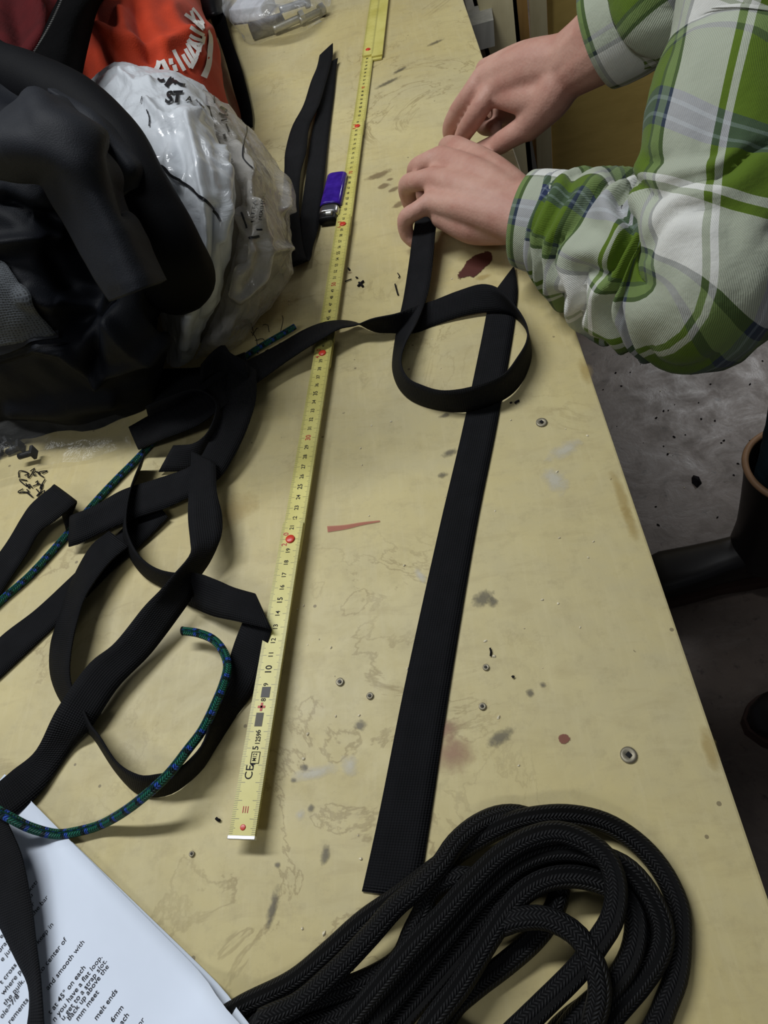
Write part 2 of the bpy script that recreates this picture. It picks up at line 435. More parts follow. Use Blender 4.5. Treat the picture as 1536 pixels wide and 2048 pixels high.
def cr_sample(pts, t):
    """Catmull-Rom through pts (n, ...), parameter t in 0..n-1"""
    pts = np.asarray(pts, float); n = len(pts); t = np.clip(np.asarray(t, float), 0, n - 1 - 1e-9)
    i = np.floor(t).astype(int); f = t - i
    p = np.concatenate([(2 * pts[0] - pts[1])[None], pts, (2 * pts[-1] - pts[-2])[None]])
    sh = (-1,) + (1,) * (pts.ndim - 1); f = f.reshape(sh)
    a, b, c, d = p[i], p[i + 1], p[i + 2], p[i + 3]
    return .5 * ((2 * b) + (-a + c) * f + (2 * a - 5 * b + 4 * c - d) * f ** 2 + (-a + 3 * b - 3 * c + d) * f ** 3)
def path_sample(pts, step):
    pts = np.asarray(pts, float); n = len(pts)
    tt = np.linspace(0, n - 1, n * 24); c = cr_sample(pts, tt)
    q = c[:, :3] if c.ndim == 2 else c.mean(1)
    s = np.concatenate([[0], np.cumsum(np.linalg.norm(np.diff(q, axis=0), axis=1))])
    m = max(3, int(s[-1] / step) + 1)
    ss = np.linspace(0, s[-1], m)
    return np.interp(ss, s, tt), ss
def grid_faces(nr, nc, closed=False):
    f = []
    cc = nc if closed else nc - 1
    for i in range(nr - 1):
        for j in range(cc):
            j2 = (j + 1) % nc
            f.append((i * nc + j, i * nc + j2, (i + 1) * nc + j2, (i + 1) * nc + j))
    return f
def ribbon(name, ctrl, mat, parent=None, width=.025, norm=True, thick=.0016, step=.004, lift=0.0):
    """strap from pairs of edge points (x, y, z, x, y, z) in photo pixels and height above the bench"""
    E2 = np.array([[P(c[0], c[1], c[2] + lift), P(c[3], c[4], c[5] + lift)] for c in ctrl])
    if norm:
        for k in range(len(E2)):
            mid = E2[k].mean(0); dv = E2[k][1] - E2[k][0]; ln = np.linalg.norm(dv)
            f = width / ln
            if norm != 'hard': f = 1 + (f - 1) * (1 if .72 < f < 1.4 else .55)
            E2[k] = [mid - dv / 2 * f, mid + dv / 2 * f]
    return ribbon3(name, E2, mat, parent, thick, step)
def ribbon3(name, E2, mat, parent=None, thick=.0016, step=.004):
    tt, ss = path_sample(E2, step)
    c = cr_sample(E2, tt)                                   # m,2,3
    m = len(c); K = 4
    tan = np.gradient(c.mean(1), axis=0); wd = c[:, 1] - c[:, 0]
    nrm = np.cross(tan, wd); nrm /= np.linalg.norm(nrm, axis=1)[:, None] + 1e-12
    up = nrm
    V, UV = [], []
    w = np.linalg.norm(wd, axis=1)
    for side in (1, -1):
        for k in range(K + 1):
            a = k / K
            if side < 0: a = 1 - a
            bulge = 1.0 if 0 < k < K else .75
            V.append(c[:, 0] * (1 - a) + c[:, 1] * a + up * (side * thick / 2 * bulge)); UV.append(np.stack([ss, a * w], 1))
    nc = len(V)
    V = np.stack(V, 1).reshape(-1, 3); UV = np.stack(UV, 1).reshape(-1, 2)
    zf = T + .0003
    V[:, 2] = np.maximum(V[:, 2], zf)
    F = grid_faces(m, nc, True)
    F.append(tuple(range(nc))[::-1]); F.append(tuple((m - 1) * nc + j for j in range(nc)))
    return obj(name, V, F, mat, parent, uv=UV)
def frames(c, up0=None):
    tan = np.gradient(c, axis=0); tan /= np.linalg.norm(tan, axis=1)[:, None] + 1e-12
    n0 = np.array(up0 if up0 is not None else [0, 0, 1.0]); n0 = n0 - tan[0] * (n0 @ tan[0])
    if np.linalg.norm(n0) < 1e-3: n0 = np.cross(tan[0], [1, 0, 0])
    n0 /= np.linalg.norm(n0); ns = [n0]
    for k in range(1, len(c)):
        n = ns[-1] - tan[k] * (ns[-1] @ tan[k]); n /= np.linalg.norm(n) + 1e-12; ns.append(n)
    ns = np.array(ns); return tan, ns, np.cross(tan, ns)
def tube_data(pts, rad, step=.004, nseg=12, cap=True, up0=None, flat=1.0):
    pts = np.asarray(pts, float)
    rad = np.full(len(pts), rad) if np.isscalar(rad) else np.asarray(rad, float)
    tt, ss = path_sample(pts, step)
    c = cr_sample(pts, tt); r = np.interp(tt, np.arange(len(pts)), rad)
    tan, a, b = frames(c, up0)
    ang = np.linspace(0, 2 * math.pi, nseg, endpoint=False)
    V = c[:, None] + (a[:, None] * (np.cos(ang) * flat)[None, :, None] + b[:, None] * np.sin(ang)[None, :, None]) * r[:, None, None]
    m = len(c)
    UV = np.stack(np.broadcast_arrays(ss[:, None], (ang / (2 * math.pi))[None]), -1).reshape(-1, 2)
    V = V.reshape(-1, 3); F = grid_faces(m, nseg, True)
    if cap:
        F.append(tuple(range(nseg))[::-1]); F.append(tuple((m - 1) * nseg + j for j in range(nseg)))
    return V, F, UV, ss, c
def tube(name, pts, rad, mat, parent=None, step=.004, nseg=12, cap=True, up0=None, flat=1.0):
    V, F, UV, ss, c = tube_data(pts, rad, step, nseg, cap, up0, flat)
    return obj(name, V, F, mat, parent, uv=UV)
def box_data(c, ex, ey, ez, hx, hy, hz, bev=0):
    c, ex, ey, ez = map(np.asarray, (c, ex, ey, ez))
    bm = bmesh.new(); bmesh.ops.create_cube(bm, size=2)
    for v in bm.verts: v.co = Vector((v.co.x * hx, v.co.y * hy, v.co.z * hz))
    if bev: bmesh.ops.bevel(bm, geom=list(bm.edges), offset=bev, segments=2, affect='EDGES', profile=.6)
    bm.verts.ensure_lookup_table()
    V = np.array([c + ex * v.co.x + ey * v.co.y + ez * v.co.z for v in bm.verts]); F = [[v.index for v in f.verts] for f in bm.faces]
    bm.free(); return V, F
def box(name, c, hx, hy, hz, mat, parent=None, bev=.002, ax=None, smooth=False, base=None):
    ax = ax or ((1, 0, 0), (0, 1, 0), (0, 0, 1))
    V, F = box_data(c, *[np.array(a, float) for a in ax], hx, hy, hz, bev)
    return obj(name, V, F, mat, parent, smooth=smooth, base=base)
def net(rows, nu=60, nv=60):
    """dense grid through a net of 3-D control points rows x cols"""
    A = np.array(rows, float)
    a = cr_sample(A, np.linspace(0, len(A) - 1, nu))
    b = cr_sample(a.transpose(1, 0, 2), np.linspace(0, A.shape[1] - 1, nv)).transpose(1, 0, 2)
    return b                                                  # nu,nv,3
def net_normals(G):
    n = np.cross(np.gradient(G, axis=0), np.gradient(G, axis=1)); n /= np.linalg.norm(n, axis=2)[..., None] + 1e-12
    view = CAM - G
    s = np.sign((n * view).sum(-1).mean()); return n * (s if s else 1)
def poly_dist(px, poly):
    d = np.full(px.shape[:-1], 1e9)
    poly = np.asarray(poly, float)
    for a, b in zip(poly[:-1], poly[1:]):
        ab = b - a; t = np.clip(((px - a) @ ab) / (ab @ ab), 0, 1)
        d = np.minimum(d, np.linalg.norm(px - (a + t[..., None] * ab), axis=-1))
    return d
def net_obj(name, rows, mat, parent=None, nu=60, nv=60, ridges=(), wr=(), thick=0, base=None, floor_z=T + .0006):
    G = net(rows, nu, nv); n = net_normals(G)
    disp = np.zeros(G.shape[:2])
    for sc, amp, seed in wr:
        disp += amp * (crumple(G * -sc + seed) if sc < 0 else ridged(G * sc + seed))
    if ridges:
        px = proj(G)
        for poly, amp, wpx in ridges:
            d = poly_dist(px, poly); disp += amp * np.exp(-(d / wpx) ** 2)
    G = G + n * disp[..., None]
    G[..., 2] = np.maximum(G[..., 2], floor_z)
    du = np.concatenate([np.zeros((1, nv)), np.cumsum(np.linalg.norm(np.diff(G, axis=0), axis=2), 0)]).mean(1)
    dv = np.concatenate([np.zeros((nu, 1)), np.cumsum(np.linalg.norm(np.diff(G, axis=1), axis=2), 1)], 1).mean(0)
    UV = np.stack(np.broadcast_arrays(du[:, None], dv[None]), -1).reshape(-1, 2)
    o = obj(name, G.reshape(-1, 3), grid_faces(nu, nv), mat, parent, base=base, uv=UV)
    if thick:
        md = o.modifiers.new('thickness', 'SOLIDIFY'); md.thickness = thick; md.offset = -1
    return o
def PN(row):
    """control row: (px, py, z) entries; or ('o', k, dx, dy, z) = world offset from entry k, height z"""
    out = []
    for e in row:
        if e[0] == 'o':
            b_ = out[e[1]]; out.append(np.array([b_[0] + e[2], b_[1] + e[3], T + e[4]]))
        else: out.append(P(*e))
    return out
def back_row(row, dx, dy, z):
    return [np.array([p[0] + dx, p[1] + dy, T + (z if z >= 0 else max(0, p[2] - T + z))]) for p in row]

def bvh_of(o):
    org = WO[o]; me = o.data
    vs = [Vector(org) + v.co for v in me.vertices]
    return BVHTree.FromPolygons(vs, [tuple(p.vertices) for p in me.polygons])
def hit(bvh, x, y, off=.0008):
    d = Vector(ray(x, y)).normalized(); loc, nrm, i, dist = bvh.ray_cast(Vector(CAM), d)
    if loc is None: return None
    if nrm.dot(d) > 0: nrm = -nrm
    return np.array(loc + nrm * off)
def stroke(name, bvh, poly, wpx, mat, parent, off=.0008, n=24, taper=None):
    """painted line laid on a surface along photo pixels, wpx wide"""
    poly = np.array(poly, float); tt = np.linspace(0, len(poly) - 1, max(n, 4)); c = cr_sample(poly, tt)
    tn = np.gradient(c, axis=0); tn /= np.linalg.norm(tn, axis=1)[:, None] + 1e-9; nn = np.stack([-tn[:, 1], tn[:, 0]], 1)
    wv = np.interp(tt, np.linspace(0, len(poly) - 1, len(taper)), taper) * wpx if taper else np.full(len(tt), wpx)
    V = []
    for k in range(len(c)):
        a = hit(bvh, *(c[k] - nn[k] * wv[k] / 2), off); b = hit(bvh, *(c[k] + nn[k] * wv[k] / 2), off)
        if a is None or b is None: continue
        V += [a, b]
    if len(V) < 4: return None
    return obj(name, V, [(2 * k, 2 * k + 1, 2 * k + 3, 2 * k + 2) for k in range(len(V) // 2 - 1)], mat, parent)
def text_mesh(s, bold=0.0, shear=0.0):
    cu = bpy.data.curves.new('glyphs', 'FONT'); cu.body = s; cu.size = 1.0; cu.shear = shear; cu.offset = bold; cu.resolution_u = 3
    o = bpy.data.objects.new('glyphs', cu); COL.objects.link(o)
    bpy.context.view_layer.update()
    me = o.to_mesh(); V = np.array([v.co[:2] for v in me.vertices]) if len(me.vertices) else np.zeros((0, 2)); F = [tuple(p.vertices) for p in me.polygons]
    o.to_mesh_clear(); bpy.data.objects.remove(o); bpy.data.curves.remove(cu)
    return V, F
_tc = {}
def text_flat(name, s, anchor, ex, ey, size, mat, parent, align='l', bold=0.0, shear=0.0, maxw=None):
    """lettering on a flat thing: anchor and axes in world space"""
    key = (s, bold, shear)
    if key not in _tc: _tc[key] = text_mesh(s, bold, shear)
    V, F = _tc[key]; V = V.copy() * size
    w = V[:, 0].max()
    if maxw: V[:, 0] *= maxw / w; w = maxw
    if align == 'r': V[:, 0] -= w
    elif align == 'c':
        V[:, 0] -= w / 2; V[:, 1] -= V[:, 1].max() / 2
    W3 = np.asarray(anchor) + V[:, :1] * np.asarray(ex) + V[:, 1:] * np.asarray(ey)
    return obj(name, W3, F, mat, parent, smooth=False)
def text_px(name, s, org, exp_, eyp, bvh, mat, parent, off=.0012, bold=0.0, shear=0.0):
    """lettering laid on a curved surface: origin and axes in photo pixels"""
    V, F = text_mesh(s, bold, shear); Q = []
    for x, y in V:
        px = np.array(org) + x * np.array(exp_) + y * np.array(eyp); h_ = hit(bvh, px[0], px[1], off); Q.append(h_ if h_ is not None else None)
    F = [f for f in F if all(Q[i] is not None for i in f)]
    Q = [q if q is not None else np.array(WO[parent]) for q in Q]
    return obj(name, Q, F, mat, parent, smooth=False)

# ================================================================== the setting
V, F = box_data((.6, 1.8, -.05), np.array([1., 0, 0]), np.array([0, 1., 0]), np.array([0, 0, 1.]), 3.2, 3.4, .05)
struct(obj('floor', V, F, MT['floor'], base=(0, 0, 0), smooth=False))
V, F = box_data((.6, 4.85, 1.4), np.array([1., 0, 0]), np.array([0, 1., 0]), np.array([0, 0, 1.]), 3.2, .05, 1.4)
struct(obj('wall_back', V, F, MT['wall'], smooth=False))

# ------------------------------------------------------------------ workbench
bench = tag(empty('workbench', (-.5, .9, 0)), 'long workbench with a stained yellow varnished board top', 'workbench')
def round_poly_slab(name, x0, x1, y0, y1, z0, z1, mat, parent, bev):
    V, F = box_data(((x0 + x1) / 2, (y0 + y1) / 2, (z0 + z1) / 2), np.array([1., 0, 0]), np.array([0, 1., 0]), np.array([0, 0, 1.]), (x1 - x0) / 2, (y1 - y0) / 2, (z1 - z0) / 2, bev)
    return obj(name, V, F, mat, parent, smooth=False)
top = round_poly_slab('bench_top', -1.05, 0, -.45, 2.25, T - .028, T, MT['table'], bench, .0015)
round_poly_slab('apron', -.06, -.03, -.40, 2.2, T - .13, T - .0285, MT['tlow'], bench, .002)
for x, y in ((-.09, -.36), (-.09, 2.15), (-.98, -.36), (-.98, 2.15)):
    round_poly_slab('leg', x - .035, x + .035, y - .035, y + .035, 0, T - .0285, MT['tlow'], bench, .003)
def stain(cx, cy, ax, ay, ang, mat, name='stain'):
    """dried spot on the bench: centre pixel, half sizes in metres"""
    c = P(cx, cy, .0004 + rng.random() * .0002); ca, sa = math.cos(ang), math.sin(ang); n = 24
    V = [c]; UV = [(.5, .5)]
    for k in range(n):
        t = 2 * math.pi * k / n; x, y = math.cos(t), math.sin(t)
        V.append(c + np.array([ca * x * ax - sa * y * ay, sa * x * ax + ca * y * ay, 0])); UV.append((.5 + .5 * x, .5 + .5 * y))
    return obj(name, V, [(0, 1 + k, 1 + (k + 1) % n) for k in range(n)], mat, bench, uv=UV)
S_red = mat_stain('dried_dark_red_paint', (.075, .018, .012), .97, 70, .04)
S_brn = mat_stain('brown_spot', (.22, .15, .075), .55, 120, .3)
S_dk = mat_stain('dark_grey_smudge', (.09, .08, .06), .55, 260, .45)
S_wht = mat_stain('whitish_smear', (.62, .60, .52), .55, 120, .6)
S_ylw = mat_stain('amber_glue_stain', (.44, .31, .09), .38, 90, .45)
S_pink = mat_stain('faded_red_mark', (.40, .09, .05), .7, 220, .3)
S_rsm = mat_stain('faint_reddish_smudge', (.34, .17, .10), .6, 90, .6)
stain(953, 528, .030, .0135, .85, S_red); stain(968, 553, .012, .006, .2, S_ylw)
for q in ((757, 350, .022, .009, .3), (768, 372, .011, .008, .2), (788, 378, .010, .006, .5), (780, 358, .006, .004, 0), (798, 408, .012, .007, .5), (700, 545, .004, .003, 0)):
    stain(*q, S_brn)
for q in ((965, 1197, .012, .008, .4), (985, 1204, .006, .005, 0), (1000, 1475, .013, .006, .4), (720, 1450, .006, .005, 0), (650, 1710, .008, .004, 1.3), (545, 1815, .016, .004, 1.3),
          (622, 1616, .0035, .003, 0), (608, 1534, .004, .003, 0), (586, 1560, .003, .0025, 0), (555, 1730, .003, .0025, 0), (900, 905, .010, .005, .3), (885, 950, .006, .004, 0),
          (890, 830, .008, .004, .2), (775, 165, .03, .007, .5), (800, 140, .02, .006, .6), (1060, 1385, .004, .004, 0), (1085, 1370, .003, .003, 0), (870, 85, .02, .006, .4)):
    stain(*q, S_dk)
stain(1129, 1478, .0045, .004, 0, mat_stain('small_red_brown_spot', (.20, .06, .03), .9, 120, .1))
for q in ((1130, 900, .022, .010, .5), (1110, 960, .012, .020, .2), (860, 1935, .006, .012, .3), (700, 1530, .008, .010, .3), (630, 1545, .02, .006, .1), (600, 1630, .005, .005, 0), (840, 1150, .004, .010, .4)):
    stain(*q, S_wht)
for q in ((1240, 985, .006, .030, .03), (1262, 1050, .006, .024, .03), (1420, 1500, .006, .018, 0), (1170, 740, .008, .02, 0), (470, 1020, .03, .02, .4), (540, 620, .05, .03, .5)):
    stain(*q, S_ylw)
stain(905, 1510, .022, .016, .3, S_rsm); stain(880, 1460, .020, .010, .1, S_rsm)
tb = bvh_of(top)
o = stroke('pen_mark', tb, [(655, 1059), (690, 1055), (725, 1048), (760, 1043)], 10, S_pink, bench, .0006, 16, [1.2, .9, .6, .3])
if o:
    ul = o.data.uv_layers.new(name='UVMap')
    for l in ul.data: l.uv = (.5, .5)
# screw heads sunk in the bench
def screw(cx, cy, r):
    c = P(cx, cy, .0006); V, F = [], []
    n = 20
    for rr, zz in ((r, -.0004), (r, .0006), (r * .72, .0009), (r * .42, .0003), (0.0001, .0001)):
        for k in range(n):
            t = 2 * math.pi * k / n; V.append(c + np.array([math.cos(t) * rr, math.sin(t) * rr, zz]))
    s_ = obj('screw_head', V, grid_faces(5, n, True), MT['dull'], bench)
    V, F = box_data(c + [0, 0, .0009], np.array([.8, .6, 0]), np.array([-.6, .8, 0]), np.array([0, 0, 1.]), r * .28, r * .28, .0003)
    obj('screw_recess', V, F, MT['blackpl'], s_, smooth=False)
for q in ((1257, 1510, .0045), (1083, 845, .0042), (965, 1413, .0022), (680, 1364, .0026), (972, 1335, .002), (384, 1708, .0016), (740, 1392, .0022)):
    screw(*q)

# ------------------------------------------------------------------ timber behind the bench
def plank(name, tl, tr, br_, bl, Y, th, mat, label, lean=.0, cat='board', group=None):
    """upright board: its front face corners as photo pixels on the plane y = Y; runs down to the floor and up"""
    q = []
    for (x, y) in (tl, tr, br_, bl): q.append(PY(x, y, Y))
    tlp, trp, brp, blp = q
    def ext(a, b, z):                                         # continue the edge a-b to height z
        t = (z - a[2]) / (b[2] - a[2]); return a + (b - a) * t
    zt = T + .55
    tlp, blp = ext(blp, tlp, zt), ext(tlp, blp, 0.0)
    trp, brp = ext(brp, trp, zt), ext(trp, brp, 0.0)
    fr = np.array([tlp, trp, brp, blp]); d = np.array([0, th, 0])
    V = np.concatenate([fr, fr + d]); F = [(0, 1, 2, 3), (7, 6, 5, 4), (0, 4, 5, 1), (1, 5, 6, 2), (2, 6, 7, 3), (3, 7, 4, 0)]
    o = obj(name, V, F, mat, smooth=False, base=(V[:, 0].mean(), V[:, 1].mean(), 0))
    tag(o, label, cat, group); return o
plank('plywood_sheet', (1095, 0), (1420, 0), (1470, 380), (1108, 380), 2.115, .012, MT['wply'], 'big mustard plywood sheet standing upright on the floor', cat='plywood sheet')
plank('pine_board', (1059, 0), (1093, 0), (1106, 375), (1077, 375), 2.095, .012, MT['wpale'], 'pale pine board standing against the plywood sheet')
plank('pine_board', (1003, 0), (1054, 0), (1064, 130), (1023, 130), 2.108, .006, MT['worange'], 'orange knotty board between the pale and the grey board')
plank('grey_board', (981, 0), (1012, 0), (1036, 130), (1001, 130), 2.085, .010, MT['wgrey'], 'weathered grey board leaning beside the orange board')
plank('backing_board', (955, 0), (985, 0), (1002, 130), (970, 130), 2.125, .010, MT['wply'], 'brown board half hidden behind the grey timber blocks')
# two grey timber offcuts stacked on a trestle beside the bench
def beam(name, corners, z0, z1, mat, label):
    """timber with its top face at z1: corner pixels of the top face"""
    tp = [P(x, y, z1 - T) for x, y in corners]
    V = tp + [np.array([p[0], p[1], z0]) for p in tp]
    F = [(0, 1, 2, 3), (7, 6, 5, 4), (0, 4, 5, 1), (1, 5, 6, 2), (2, 6, 7, 3), (3, 7, 4, 0)]
    return tag(obj(name, np.array(V), F, mat, smooth=False), label, 'timber')
zt = .66
beam('timber_block', [(915, -60), (972, -60), (987, 40), (942, 52)], zt - .05, zt, MT['wgrey'], 'thick weathered timber end nearest the edge of the bench')
beam('timber_block', [(900, -200), (960, -200), (972, -62), (913, -62)], zt - .05, zt, MT['wgrey'], 'second weathered timber lying behind the thick timber end')
pT = P(955, 0, zt - .05 - T)
box('trestle', (pT[0] + .02, pT[1] + .02, (zt - .052) / 2), .035, .10, (zt - .052) / 2, MT['wdark'], bev=.003)
tag(bpy.context.scene.objects['trestle'], 'dark wooden trestle carrying the weathered timbers', 'trestle')
plank('short_post', (1028, 300), (1052, 300), (1056, 345), (1040, 349), 1.75, .03, MT['wpale'], 'pale post end standing by the bench corner under the hand', cat='post')

# dust and crumbs on the floor and bench
def crumbs(name, pts, size, mat, label, cat):
    V, F = [], []
    for c in pts:
        b0 = len(V); s = size * (.4 + rng.random() * 1.1); a = rng.random() * 6
        ex = np.array([math.cos(a), math.sin(a), 0]); ey = np.array([-math.sin(a), math.cos(a), 0])
        for k in range(6):
            t = k * math.pi / 3 + rng.uniform(-.3, .3); rr = s * rng.uniform(.55, 1.0); V.append(c + ex * math.cos(t) * rr + ey * math.sin(t) * rr * .7)
        for k in range(3):
            t = k * 2.1; V.append(c + ex * math.cos(t) * s * .4 + ey * math.sin(t) * s * .3 + np.array([0, 0, s * rng.uniform(.35, .7)]))
        F += [(b0, b0 + 1, b0 + 6), (b0 + 1, b0 + 2, b0 + 7, b0 + 6), (b0 + 2, b0 + 3, b0 + 7), (b0 + 3, b0 + 4, b0 + 8, b0 + 7), (b0 + 4, b0 + 5, b0 + 8), (b0 + 5, b0, b0 + 6, b0 + 8), (b0 + 6, b0 + 7, b0 + 8)]
    o = obj(name, V, F, mat, smooth=False); o['kind'] = 'stuff'; tag(o, label, cat); return o
fp = [np.array([rng.uniform(.05, 1.0), rng.uniform(.7, 1.7), .0005]) for _ in range(230)]
crumbs('floor_grit', fp, .0032, MT['lint'], 'dark grit and crumbs scattered over the concrete floor', 'grit')
fp = [np.array([rng.uniform(.05, 1.0), rng.uniform(.7, 1.6), .0005]) for _ in range(40)]
crumbs('floor_shavings', fp, .0022, MT['chip'], 'tiny pale shavings lying on the concrete floor', 'shavings')
big = crumbs('floor_clod', [np.concatenate([P(1392, 962, -T)[:2], [.0005]])], .013, MT['lint'], 'single larger black clod on the concrete floor', 'clod')
del big['kind']
tp = [P(rng.uniform(520, 1250), rng.uniform(250, 1950), .0002) for _ in range(90)]
crumbs('bench_shavings', [p for p in tp if p[0] < -.01], .0012, MT['chip'], 'tiny pale shavings sprinkled on the bench top', 'shavings')

# ================================================================== things on the bench
# ------------------------------------------------------------------ folding ruler
ruler = tag(empty('folding_ruler', P(600, 950, 0)), 'yellow folding ruler opened out along the bench', 'ruler')
RP = [(483, 1676), (581, 1079), (645, 707), (686, 449), (715, 253), (737, 104)]
TH = .0026; SW = .0155
piv = []
for k, (x, y) in enumerate(RP):
    ztop = max(0, 4 - max(0, k - 1)) * TH + TH
    piv.append(P(x, y, ztop))
# straight segments through the traced pivots; each lies one thickness under the one before
SEG = []
for k in range(6):
    z1 = T + .0004 + (max(0, 4 - k) if k < 5 else 1.02) * TH + TH
    if k < 5: a = piv[k].copy(); b = piv[k + 1].copy()
    else:
        a = piv[5].copy(); b = a + (piv[5] - piv[4]) * 1.0
    a[2] = b[2] = z1
    SEG.append((a, b, z1))
def ruler_segment(k):
    a, b, z1 = SEG[k]; d = b - a; ln = np.linalg.norm(d); d /= ln; n = np.array([d[1], -d[0], 0])
    s0 = 0 if k == 0 else -.017
    s1 = ln + .017
    off = 0 if k == 0 else .20 * k
    pts = []                                              # outline: s, lateral, rounded corners
    h = SW / 2; rc = .004
    for cs, cn, a0 in ((s0 + (0 if k == 0 else rc), -h, None),):
        pass
    def corner(sc, nc, st):
        return [(sc + rc * math.cos(t), nc + rc * math.sin(t)) for t in np.linspace(st, st + math.pi / 2, 5)]
    if k == 0: pts = [(s0, h), (s0, -h)]
    else: pts = corner(s0 + rc, h - rc, math.pi / 2) + corner(s0 + rc, -h + rc, math.pi)
    pts += corner(s1 - rc, -h + rc, 1.5 * math.pi) + corner(s1 - rc, h - rc, 0)
    m = len(pts)
    V = [a + d * s + n * t for s, t in pts] + [a + d * s + n * t - np.array([0, 0, TH * .98]) for s, t in pts]
    UV = [(s / ln * .2 + off, t + h) for s, t in pts] * 2
    F = [tuple(range(m)), tuple(range(2 * m - 1, m - 1, -1))] + [(i, m + i, m + (i + 1) % m, (i + 1) % m) for i in range(m)]
    sg = obj('ruler_segment', V, F, MT['ruler'], ruler, uv=UV, smooth=False)
    return sg, a, d, n, ln
def disc(name, c, r, h_, mat, parent, n=18, ex=(1, 0, 0), ey=(0, 1, 0), nz=(0, 0, 1), stretch=1.0):
    c, ex, ey, nz = map(np.asarray, (c, ex, ey, nz)); V = []
    for rr, zz in ((r, -.0002), (r, h_ * .6), (r * .8, h_), (r * .02, h_)):
        for k in range(n):
            t = 2 * math.pi * k / n; V.append(c + ex * math.cos(t) * rr * stretch + ey * math.sin(t) * rr + nz * zz)
    return obj(name, V, grid_faces(4, n, True), mat, parent)
segs = [ruler_segment(k) for k in range(6)]
for k in range(5):
    sg, a, d, n, ln = segs[k]
    disc('rivet', a + d * ln + [0, 0, .0001 + (TH * 1.02 if k == 4 else 0)], .0034, .0010, MT['rivet'], sg)
    for cm in range(1, 22):
        gcm = 20 * k + cm
        if (k > 0 and cm < 2) or (gcm < 8 and k == 0 and gcm not in (5, 6, 4)): continue
        if cm == 20: continue
        c = a + d * ln * cm / 20 - n * .0004 + [0, 0, .00015]
        big = gcm % 5 == 0
        text_flat('numeral', str(gcm), c, d, -n, .0060 if gcm % 10 == 0 else (.0052 if big else .0044), MT['redink'] if gcm % 10 == 0 and gcm > 10 else MT['ink'], sg, 'c', .012)
    if k < 4:
        c = a + d * ln - n * .0040 + [0, 0, .00015]
        for ch, ds in (('%d' % (2 * k + 2), -.0045), ('0', .0045)):
            text_flat('numeral', ch, c + d * ds, d, -n, .0054, MT['redink'], sg, 'c', .012)
sg, a, d, n, ln = segs[0]
u = ln / 20                                              # one marked centimetre
def on0(cm, lat): return a + d * u * cm + n * lat + np.array([0, 0, .0002])
disc('printed_dot', on0(.55, 0), .0016, .0002, MT['rivet'], sg)
text_flat('ce_mark', 'CE', on0(3.15, .0005), d, -n, .0068, MT['ink'], sg, maxw=.0082)
text_flat('class_mark', 'M12', on0(4.22, .0012), d, -n, .0034, MT['ink'], sg, maxw=.0046, bold=.01)
for s_, l_, hs, hl in ((4.43, .0031, .0034, .00018), (4.43, -.0020, .0034, .00018), (4.10, .00055, .00018, .0026), (4.77, .00055, .00018, .0026)):
    V, F = box_data(on0(s_, l_), d, n, np.array([0, 0, 1.]), hs, hl, .00005); obj('class_frame', V, F, MT['ink'], sg, smooth=False)
text_flat('print', '1259', on0(5.2, .0018), d, -n, .0042, MT['ink'], sg, maxw=.0068, bold=.015)
V, F = box_data(on0(6.75, -.0010), d, n, np.array([0, 0, 1.]), .0042, .0024, .00005); obj('worn_emblem', V, F, mat_stain('worn_emblem_ink', (.06, .05, .03), .6, 700, .3), sg, smooth=False, uv=[(.5, .5)] * len(V))
V, F = box_data(on0(8.5, .0004), d, n, np.array([0, 0, 1.]), .0034, .0028, .00005); obj('emblem', V, F, mat_stain('dark_emblem_ink', (.03, .025, .02), .85, 900, .3), sg, smooth=False, uv=[(.5, .5)] * len(V))
for hs, hl in ((.0026, .0007), (.0007, .0024)):
    V, F = box_data(on0(7.55, -.0008), d, n, np.array([0, 0, 1.]), hs, hl, .00006); obj('cross_mark', V, F, MT['redink'], sg, smooth=False)
for k in range(3):
    V, F = box_data(on0(1.5, -.0016 + .0014 * k), d, n, np.array([0, 0, 1.]), .0018, .00022, .00004); obj('seal_bar', V, F, MT['redink'], sg, smooth=False)
V, F = box_data(on0(.02, 0) - [0, 0, TH / 2], d, n, np.array([0, 0, 1.]), .0010, SW / 2 + .0004, TH / 2 + .0003, .0003); obj('end_cap', V, F, MT['steel'], ruler, smooth=False)
V, F = box_data(on0(22.5, 0) - [0, 0, TH], d, n, np.array([0, 0, 1.]), .0011, .0016, .00005)
# folded-up rest of the ruler beside the far end
a5, d5, n5 = segs[4][1], segs[4][2], segs[4][3]
for j, (lat, s0, zz) in enumerate(((.0125, .185, 0), (.0135, .19, TH))):
    V, F = box_data(np.array([*(a5 + d5 * (s0 + .115) + n5 * lat)[:2], T + .0004 + zz + TH / 2]), d5, n5, np.array([0, 0, 1.]), .117, SW / 2, TH / 2 * .98, .0006)
    obj('folded_segment', V, F, MT['ruler'], ruler, smooth=False, uv=[(.3, .0078)] * len(V))

# ------------------------------------------------------------------ straps
st = ribbon('webbing_strap', [(744, 1700, 0, 854, 1700, 0), (762, 1600, 0, 866, 1600, 0), (812, 1350, 0, 905, 1350, 0), (880, 1060, 0, 953, 1060, 0), (925, 860, 0, 990, 860, 0),
    (963, 690, 0, 1022, 690, 0), (975, 625, 0, 1033, 620, 0)], MT['web'], norm=False, lift=.0012)
